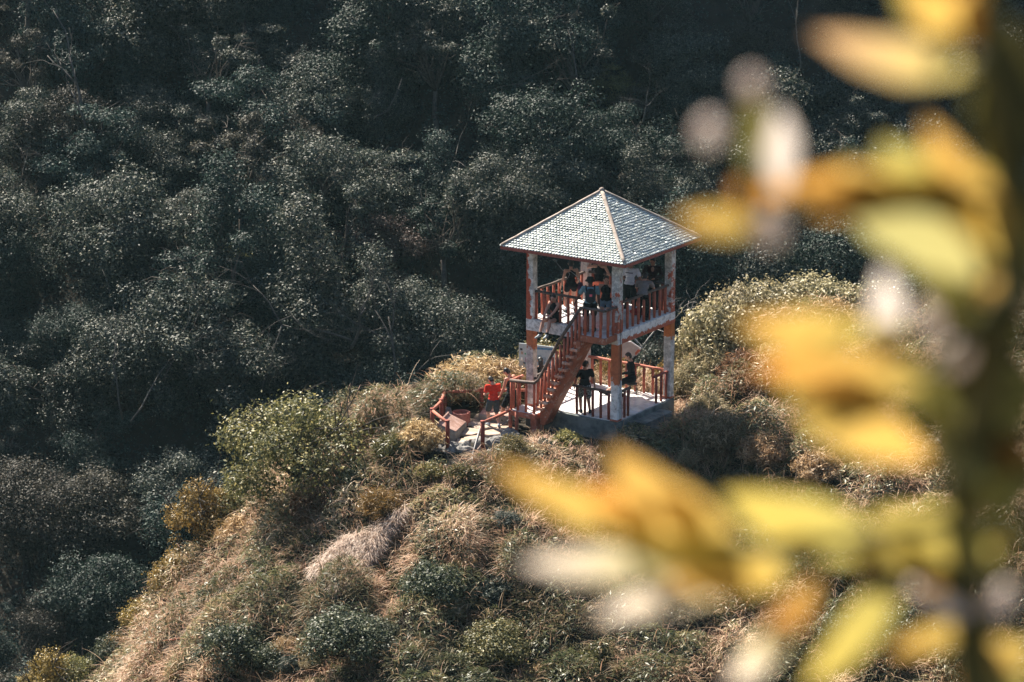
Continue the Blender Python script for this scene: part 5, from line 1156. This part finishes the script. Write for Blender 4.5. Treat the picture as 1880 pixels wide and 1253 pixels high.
# bushes standing behind the tower and on the right rise (top pixel, distance)
for px, py, y, key, s, mt, lb, cat in [
 (1300, 560, 93.4, 'roundB', 1.2, 'tan', 'tan bush at the near left foot of the hillside clump', 'shrub'),
 (872, 662, 91.2, 'bambooA', 1.35, 'straw', 'straw-gold bamboo bush behind the terrace railing', 'bamboo bush'),
 (836, 688, 90.7, 'bambooB', 1.25, 'straw', 'straw-gold tuft at the left of the bamboo bush', 'bamboo bush'),
 (918, 668, 91.3, 'bambooA', 1.1, 'straw', 'straw-gold bamboo behind the person in the black vest', 'bamboo bush'),
 (948, 690, 90.3, 'bambooB', .9, 'ochre', 'spiky pale bamboo in front of the information board', 'bamboo bush'),
 (1000, 612, 93.0, 'roundA', 1.25, 'yellow', 'golden-leaved bush rising above the information board', 'shrub'),
 (1125, 660, 92.5, 'broom', 1.0, 'ochre', 'dry leafy bush behind the back railing, left of the front column', 'shrub'),
 (1200, 640, 94.0, 'small', .95, 'greygreen', 'silvery-leaved bush behind the back railing', 'shrub'),
 (1225, 670, 92.6, 'broomB', 1.1, 'ochre', 'pale dry bush behind the back railing near the right column', 'shrub'),
 (1345, 503, 93.4, 'roundA', 1.45, 'tan', 'yellow-green bush at the left end of the big hillside clump', 'shrub'),
 (1325, 530, 92.8, 'roundB', 1.7, 'tan', 'broad tan-olive bush facing the tower', 'shrub'),
 (1425, 490, 94.2, 'roundA', 1.75, 'tan', 'feathery yellow-green bush, highest of the hillside clump', 'shrub'),
 (1510, 492, 94.2, 'roundA', 1.6, 'tan', 'feathery straw-tipped bush right of the highest one', 'shrub'),
 (1550, 545, 94.0, 'bambooA', 1.1, 'ochre', 'warm-tipped bush at the right end of the hillside clump', 'shrub'),
 (1440, 570, 92.5, 'bambooA', 1.25, 'straw', 'straw-coloured bush in front of the hillside clump', 'shrub'),
 (1520, 610, 92.0, 'bambooA', 1.2, 'straw', 'pale dry bush half hidden by yellow leaves on the right rise', 'shrub'),
 (1620, 560, 95.0, 'roundA', 1.2, 'olive', 'olive bush behind the white blurred bud', 'shrub'),
 (1700, 580, 96.0, 'roundA', 1.3, 'teal', 'dark bush behind the blurred leaves at right', 'shrub'),
 (1790, 560, 97.0, 'roundA', 1.5, 'olive', 'olive bush behind the blurred leaves at far right', 'shrub'),
 (1860, 600, 95.0, 'roundA', 1.3, 'teal', 'dark bush cut by the right edge', 'shrub'),
 (1370, 650, 90.5, 'bambooB', 1.2, 'rust', 'rusty-leaved bush under the broad tan-olive bush', 'shrub'),
 (1312, 640, 91.6, 'bambooA', 1.0, 'tan', 'tan twiggy bush left of the rusty-leaved one', 'shrub'),
 (1262, 672, 91.0, 'bambooA', .85, 'tan', 'tan dry bush just right of the right column foot', 'shrub'),
 (1405, 672, 90.2, 'bambooA', 1.15, 'rust', 'rusty broomy bush below the hillside clump', 'shrub'),
 (1290, 650, 92.0, 'bambooB', 1.0, 'straw', 'straw tuft between the right column and the hillside clump', 'shrub'),
 (1600, 700, 89.0, 'bambooA', 1.0, 'straw', 'straw bush behind the blurred yellow leaf on the right', 'shrub')]:
    p = Py(px, py, y); Hh = HK[key] * s * .95
    base = Tz(p.x, p.y); szz = s
    need = p.z - (base - .05)
    if need > Hh * .6: szz = need / HK[key] / .95
    szz = min(szz, s * 2.3)
    place(key, Vector((p.x, p.y, base - .05)), s, rt.random() * 6.28, lb, cat, 'bushes behind and beside the tower', LM[mt], szz)
kind_w = {'broomB': 'broomy shrub', 'broom': 'twiggy shrub', 'bambooB': 'thin-leaved shrub', 'roundB': 'round shrub'}
# generic shrubs filling the spur
for i in range(110):
    px = rt.uniform(150, 1860); lo = np.interp(px, [150, 430, 640, 1000, 1250, 1880], [1190, 930, 850, 870, 860, 760]); py = rt.uniform(lo, 1270)
    key = rt.choice(['broomB', 'broom', 'bambooB', 'roundB', 'broomB', 'bambooB']); mt = rt.choice(['olive', 'greygreen', 'straw', 'rust', 'ochre', 'greygreen', 'straw', 'darkgreen', 'tan', 'tan'])
    if abs(px - 665) < 130 and abs(py - 1040) < 95: continue
    s = rt.uniform(.3, .6); h = hit(px, py, .3, 70, 92)
    if bool(in_clear(np.array([h.x]), np.array([h.y - .3]))[0]) or h.z < -12: continue
    hz = 'far left' if px < 450 else 'left' if px < 800 else 'middle' if px < 1150 else 'right' if px < 1500 else 'far right'
    vz = 'upper' if py < 950 else 'middle' if py < 1100 else 'lowest'
    cn = {'olive': 'olive', 'greygreen': 'grey-green', 'straw': 'straw-coloured', 'rust': 'rusty', 'ochre': 'ochre', 'darkgreen': 'dark green', 'tan': 'tan'}[mt]
    place(key, Vector((h.x, h.y, h.z - .03)), s, rt.random() * 6.28, f'low {cn} {kind_w[key]}, {vz} part of the spur, {hz}', 'shrub', G1, LM[mt])
for k in list(PR):
    if k not in used:
        for ch in list(PR[k].children): bpy.data.objects.remove(ch)
        bpy.data.objects.remove(PR[k])
# pale straw mound
hm = hit(655, 1035, .2, 72, 92); rng = np.random.default_rng(77); n = 8000
a = rng.random(n) * 6.28; rr = rng.random(n) ** .5; wob = 1 + .25 * np.sin(a * 3 + 1) + .2 * np.sin(a * 5); rr = rr * wob; lx = rr * np.cos(a) * 1.2; ly = rr * np.sin(a) * .7 * (1.0 - .35 * np.cos(a))
ang = .5; mx = hm.x + lx * math.cos(ang) - ly * math.sin(ang) * .6; my = hm.y + lx * math.sin(ang) + ly * math.cos(ang)
mz = T(mx, my) + .10 * np.maximum(1 - rr ** 2, 0) + .38 + .12 * rng.random(n)
d = unit(np.stack([.1 + rng.normal(size=n) * .55, -.6 + rng.normal(size=n) * .45, .3 + .35 * rng.normal(size=n)], 1))
me = strip_mesh('straw_mound', np.stack([mx, my, mz], 1), d, .25 + .3 * rng.random(n), .010 + .010 * rng.random(n), np.stack([0 * mx, -.2 + 0 * mx, -1.3 + 0 * mx], 1), rng.random(n), mat_leaf('pale_straw', [(0, (.20, .14, .10)), (.35, (.55, .42, .33)), (1, (.85, .72, .60))], .25, .5, .4), 3)
tag(mk_obj('straw_mound', me), 'mound of pale drooping straw on the left of the spur', 'grass', kind='stuff')
# a fallen pinkish pole lying in the rusty grass
a, b = hit(300, 1180, .25, 72, 90), hit(372, 1176, .25, 72, 90); a.z += .3; b.z += .32
o = MB().tube([(0, 0, 0), (b - a) * .5 + Vector((0, 0, .03)), b - a], [.035, .04, .03], 8).build('fallen_pole', mt_redl, None, smooth=True); o.location = a
tag(o, 'fallen pinkish pole lying in the rusty grass, lower left', 'pole')

# labels shared by several plants say which one is meant
_by = {}
for o in COL.objects:
    if o.parent is None and 'label' in o and 'category' in o: _by.setdefault(o['label'], []).append(o)
for lb, L_o in _by.items():
    if len(L_o) < 2: continue
    L_o.sort(key=lambda o: project(o.location)[0]); n_ = len(L_o)
    words = {2: ['the left one', 'the right one'], 3: ['the left one', 'the middle one', 'the right one']}.get(n_) or [['leftmost', 'second', 'third', 'fourth', 'fifth', 'sixth', 'seventh', 'eighth'][min(i, 7)] + (' from the left' if i else ' one') for i in range(n_)]
    for o, w_ in zip(L_o, words): o['label'] = lb + ', ' + w_
# ------------------------------------------------------------------ the yellow-leaved shrub right beside the viewer (out of focus)
def D_(px, py, d): return Vector((0, 0, CZ)) + ray(px, py) * d
def mat_bleaf(name, c0, c1, trans=.55):
    m, t, b = nodes(name); at = N(t, 'ShaderNodeAttribute'); at.attribute_name = 'rnd'
    r = ramp(t, [(.1, c0), (.9, c1)]); t.links.new(at.outputs['Fac'], r.inputs[0]); t.links.new(r.outputs[0], b.inputs['Base Color']); b.inputs['Roughness'].default_value = .5; b.inputs['Specular IOR Level'].default_value = .3
    tr = N(t, 'ShaderNodeBsdfTranslucent'); t.links.new(r.outputs[0], tr.inputs['Color']); ms = N(t, 'ShaderNodeMixShader'); ms.inputs[0].default_value = trans
    t.links.new(b.outputs[0], ms.inputs[1]); t.links.new(tr.outputs[0], ms.inputs[2]); t.links.new(ms.outputs[0], t.nodes['Material Output'].inputs['Surface']); return m
BM = {'gold': mat_bleaf('leaf_gold', (.46, .34, .085), (.52, .31, .075)), 'goldo': mat_bleaf('leaf_gold_orange', (.47, .35, .09), (.55, .25, .05)), 'goldp': mat_bleaf('leaf_gold_pink', (.42, .35, .115), (.46, .29, .15)), 'olive': mat_bleaf('leaf_olive_gold', (.36, .31, .085), (.45, .35, .08)),
      'sage': mat_bleaf('leaf_sage', (.34, .315, .12), (.38, .34, .13)), 'orange': mat_bleaf('leaf_orange', (.34, .20, .05), (.38, .17, .04)), 'cream': mat_bleaf('leaf_cream_tip', (.42, .37, .13), (.74, .62, .50)), 'petal': mat_bleaf('petal_leaf', (.48, .42, .36), (.55, .49, .44)),
      'dark': mat_bleaf('leaf_shade_dark', (.035, .038, .012), (.07, .06, .018), .25), 'moss': mat_bleaf('leaf_moss', (.085, .085, .025), (.15, .13, .035), .4)}  # dark holds the shade of backlit leaves; moss mixes dim olive with shade
BUD = mat_bleaf('petal', (.78, .68, .60), (.86, .78, .70), .5)
br = empty('yellow_leaved_shrub', (.27, 1.22, Tz(.27, 1.22)))
tag(br, 'large out-of-focus shrub with yellow and orange leaves and cream buds close to the viewer', 'shrub')
def rel(p): return p - br.location
def bleaf(x1, y1, x2, y2, w, mat, d1=1.2, d2=1.2, arc=.06, roll=.3, fold=.12):
    """from stalk (x1, y1) to tip (x2, y2); w = width in photo pixels"""
    a, b = D_(x1, y1, d1), D_(x2, y2, d2); L = (b - a).length; u = (b - a).normalized(); wd = w * 1.15 / FPX * (d1 + d2) / 2
    view = ray((x1 + x2) / 2, (y1 + y2) / 2).normalized(); s_ = u.cross(view).normalized(); n_ = s_.cross(u).normalized()
    # real leaves turn their blades to the light: choose the turn that faces the sun more squarely
    m_ = .45 + roll
    if abs((Matrix.Rotation(m_, 3, u) @ n_).dot(sdir)) < abs((Matrix.Rotation(-m_, 3, u) @ n_).dot(sdir)): m_ = -m_
    wd = wd / (.45 + .55 * abs(math.cos(m_))); s_ = (Matrix.Rotation(m_, 3, u) @ s_); n_ = Matrix.Rotation(m_, 3, u) @ n_
    vs = []; K = 10
    for i in range(K + 1):
        t_ = i / K; hw = wd * .5 * (math.sin(math.pi * min(1, t_ * .98 + .02)) ** .85) * (1 - .35 * t_); c = a + u * L * t_ + n_ * (arc * L * 4 * t_ * (1 - t_))
        for q in (-1, -.5, 0, .5, 1): vs.append(c + s_ * hw * q - n_ * (abs(q) * hw * fold) + n_ * .0008 * math.sin(i * 2 + q * 3))
    fs = [(i * 5 + j, i * 5 + j + 1, (i + 1) * 5 + j + 1, (i + 1) * 5 + j) for i in range(K) for j in range(4)]
    me = bpy.data.meshes.new('leaf'); me.from_pydata([tuple(rel(v)) for v in vs], [], fs); me.update()
    at = me.attributes.new('rnd', 'FLOAT', 'POINT'); at.data.foreach_set('value', [i / K for i in range(K + 1) for _ in range(5)])
    me.polygons.foreach_set('use_smooth', [True] * len(fs)); me.materials.append(BM[mat])
    return link(bpy.data.objects.new('leaf', me), br)
def bbud(px, py, rx, ry, d=1.2, rot=0):
    r_ = FPX / d; o = MB().ball((0, 0, 0), (rx / r_, rx / r_ * .9, ry / r_), 16, 10).build('bud', BUD, br, smooth=True); o.location = rel(D_(px, py, d)); o.rotation_euler = (0, rot, 0); return o
def dd(py): return 1.06 + .24 * max(0, min(1.3, py / 1253))
stem = [D_(1815, 1640, 1.36), D_(1800, 1330, 1.33), D_(1775, 1150, 1.30), D_(1752, 960, 1.27), D_(1800, 760, 1.22), D_(1862, 520, 1.17), D_(1850, 300, 1.13), D_(1822, 120, 1.09), D_(1800, -150, 1.05)]
g0 = Vector((.27, 1.22, Tz(.27, 1.22) - .1))
MB().tube([rel(p) for p in [g0, g0.lerp(stem[0], .5) + Vector((.02, .02, 0))] + stem], [.012, .011, .0095, .009, .0085, .008, .008, .0075, .007, .006, .004], 10).build('stem', mat_noise('green_stem', (.05, .05, .015), (.12, .10, .03), 40, .6), br, smooth=True)
def twig(*pts): MB().tube([rel(D_(x, y, dd(y))) for x, y in pts], [.0035 - .0006 * i for i in range(len(pts))], 8).build('twig', BM['moss'], br, smooth=True)
twig((1825, 120), (1800, 110), (1765, 118)); twig((1850, 330), (1740, 380), (1560, 370), (1400, 380)); twig((1862, 520), (1760, 640), (1700, 690), (1640, 680))
twig((1752, 960), (1600, 990), (1420, 1010), (1290, 1000)); twig((1765, 1060), (1640, 1050), (1520, 1060)); twig((1380, 380), (1385, 340), (1388, 300)); twig((1785, 1180), (1800, 1150), (1830, 1130))
for a in [
 (1785, 128, 1490, 62, 92, 'goldp'), (1810, 50, 1670, -25, 120, 'gold'), (1788, 90, 1772, -40, 52, 'orange'), (1720, 60, 1650, -60, 80, 'olive'),
 (1835, 350, 1800, 50, 105, 'dark'), (1885, 330, 1850, 60, 90, 'dark'), (1875, 560, 1860, 270, 95, 'dark'), (1790, 240, 1830, 100, 60, 'moss'),
 (1392, 345, 1376, 160, 74, 'moss'), (1437, 350, 1431, 200, 66, 'petal'), (1395, 395, 1350, 330, 46, 'orange'),
 (1750, 345, 1362, 350, 104, 'goldo'), (1392, 412, 1236, 404, 60, 'gold'), (1550, 300, 1800, 520, 150, 'sage'), (1870, 480, 1700, 215, 118, 'gold'), (1620, 260, 1800, 420, 100, 'olive'), (1885, 470, 1790, 300, 90, 'olive'),
 (1890, 540, 1785, 530, 66, 'gold'), (1870, 650, 1690, 490, 110, 'moss'), (1890, 790, 1730, 640, 120, 'dark'), (1800, 820, 1660, 640, 92, 'moss'), (1895, 620, 1770, 590, 70, 'moss'), (1895, 900, 1780, 760, 110, 'dark'), (1900, 740, 1700, 560, 130, 'dark'), (1880, 560, 1640, 440, 100, 'moss'), (1850, 900, 1700, 760, 110, 'moss'), (1900, 420, 1800, 250, 100, 'moss'), (1890, 560, 1760, 420, 110, 'dark'), (1900, 220, 1830, 20, 90, 'dark'), (1720, 780, 1660, 700, 60, 'moss'),
 (1628, 668, 1622, 488, 74, 'petal'), (1895, 700, 1795, 695, 80, 'olive'), (1895, 860, 1835, 810, 64, 'orange'), (1810, 870, 1710, 800, 84, 'sage'),
 (1570, 602, 1350, 594, 84, 'gold'), (1710, 690, 1372, 672, 104, 'goldo'), (1440, 700, 1715, 850, 118, 'gold'), (1600, 650, 1660, 640, 50, 'orange'), (1640, 760, 1520, 690, 80, 'gold'),
 (1190, 985, 905, 852, 78, 'gold'), (1345, 1030, 1120, 820, 140, 'gold'), (1200, 985, 1080, 890, 84, 'goldo'), (1190, 1000, 1110, 925, 40, 'moss'), (1270, 1022, 950, 1036, 76, 'cream'), (1420, 1010, 1120, 1000, 74, 'olive'),  # the narrow moss leaf stands in for a shaded gap in this cluster
 (1470, 1010, 1085, 1140, 80, 'cream'), (1620, 1020, 1325, 905, 128, 'olive'), (1460, 1050, 1220, 1060, 84, 'gold'), (1850, 1010, 1590, 945, 126, 'olive'), (1800, 1075, 1640, 985, 84, 'gold'), (1895, 890, 1780, 935, 86, 'olive'), (1895, 975, 1800, 990, 60, 'gold'),
 (1560, 640, 1400, 640, 60, 'gold'), (1620, 730, 1470, 730, 70, 'olive'), (1660, 620, 1560, 590, 60, 'olive'), (1300, 985, 1200, 900, 70, 'gold'), (1350, 1050, 1180, 1080, 60, 'gold'), (1720, 1030, 1560, 1010, 80, 'olive'), (1500, 1010, 1380, 940, 70, 'gold'), (1640, 370, 1480, 340, 80, 'gold'), (1800, 330, 1640, 330, 90, 'olive'),
 (1500, 1060, 1395, 1190, 62, 'orange'), (1450, 1130, 1340, 1262, 66, 'cream'), (1655, 1040, 1475, 1268, 84, 'olive'), (1785, 1150, 1630, 1200, 54, 'gold'), (1895, 1180, 1745, 1252, 88, 'goldo'), (1895, 1240, 1800, 1290, 60, 'olive'),
 (1835, 1260, 1770, 1080, 62, 'dark'), (1895, 1075, 1790, 1040, 70, 'dark'), (1790, 1050, 1745, 960, 60, 'moss'), (1640, 1010, 1560, 1060, 60, 'orange'), (1740, 1080, 1690, 1040, 50, 'goldo')]:
    h_ = ((a[0] * 7 + a[1] * 13 + a[2] * 3) % 100) / 100
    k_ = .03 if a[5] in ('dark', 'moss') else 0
    bleaf(a[0], a[1], a[2], a[3], a[4], a[5], dd(a[1]) + .03 * h_ + k_, dd(a[3]) + .03 * ((h_ * 7) % 1) + k_, .04 - .10 * ((h_ * 3) % 1), .1)
for a in [(1303, 243, 25, 32, .2), (1381, 158, 22, 26, -.2), (1412, 420, 32, 34, 0), (1712, 592, 20, 48, -.35), (1757, 655, 28, 36, .4), (1737, 1112, 46, 20, .5), (1832, 1108, 22, 46, .5), (1690, 1085, 24, 14, .5)]: bbud(a[0], a[1], a[2], a[3], dd(a[1]) + .01, a[4])
# lower part of the shrub, below the frame
rr_ = random.Random(9)
for i in range(36):
    t_ = rr_.random(); p = g0.lerp(stem[1], .2 + .75 * t_); a = rr_.uniform(0, 6.28); L = rr_.uniform(.06, .1)
    e = p + Vector((math.cos(a) * L, math.sin(a) * L * .8, rr_.uniform(-.02, .05))); px1, py1 = project(p); px2, py2 = project(e)
    if min(py1, py2) < 1330: continue
    bleaf(px1, py1, px2, py2, rr_.uniform(80, 120), rr_.choice(['gold', 'olive', 'moss', 'sage']), (p - Vector((0, 0, CZ))).dot(Vector((0, _c, -_s))), (e - Vector((0, 0, CZ))).dot(Vector((0, _c, -_s))))
# ------------------------------------------------------------------ air
def haze_box(dens):
    mb = MB().box((-90, -4, -46), (90, 235, 58)); o = mb.build('haze', None)
    m = bpy.data.materials.new('haze'); m.use_nodes = True; t = m.node_tree; t.nodes.clear(); out = N(t, 'ShaderNodeOutputMaterial'); v = N(t, 'ShaderNodeVolumePrincipled')
    v.inputs['Density'].default_value = dens; v.inputs['Color'].default_value = (.46, .74, .80, 1); v.inputs['Anisotropy'].default_value = 0.0  # added tinted volume lifts the shadows toward teal, standing in for colour grading
    t.links.new(v.outputs[0], out.inputs['Volume']); o.data.materials.append(m); tag(o, 'thin bluish haze added over the valley to lift its dark tones', 'haze', kind='stuff'); return o
haze_box(HAZE)
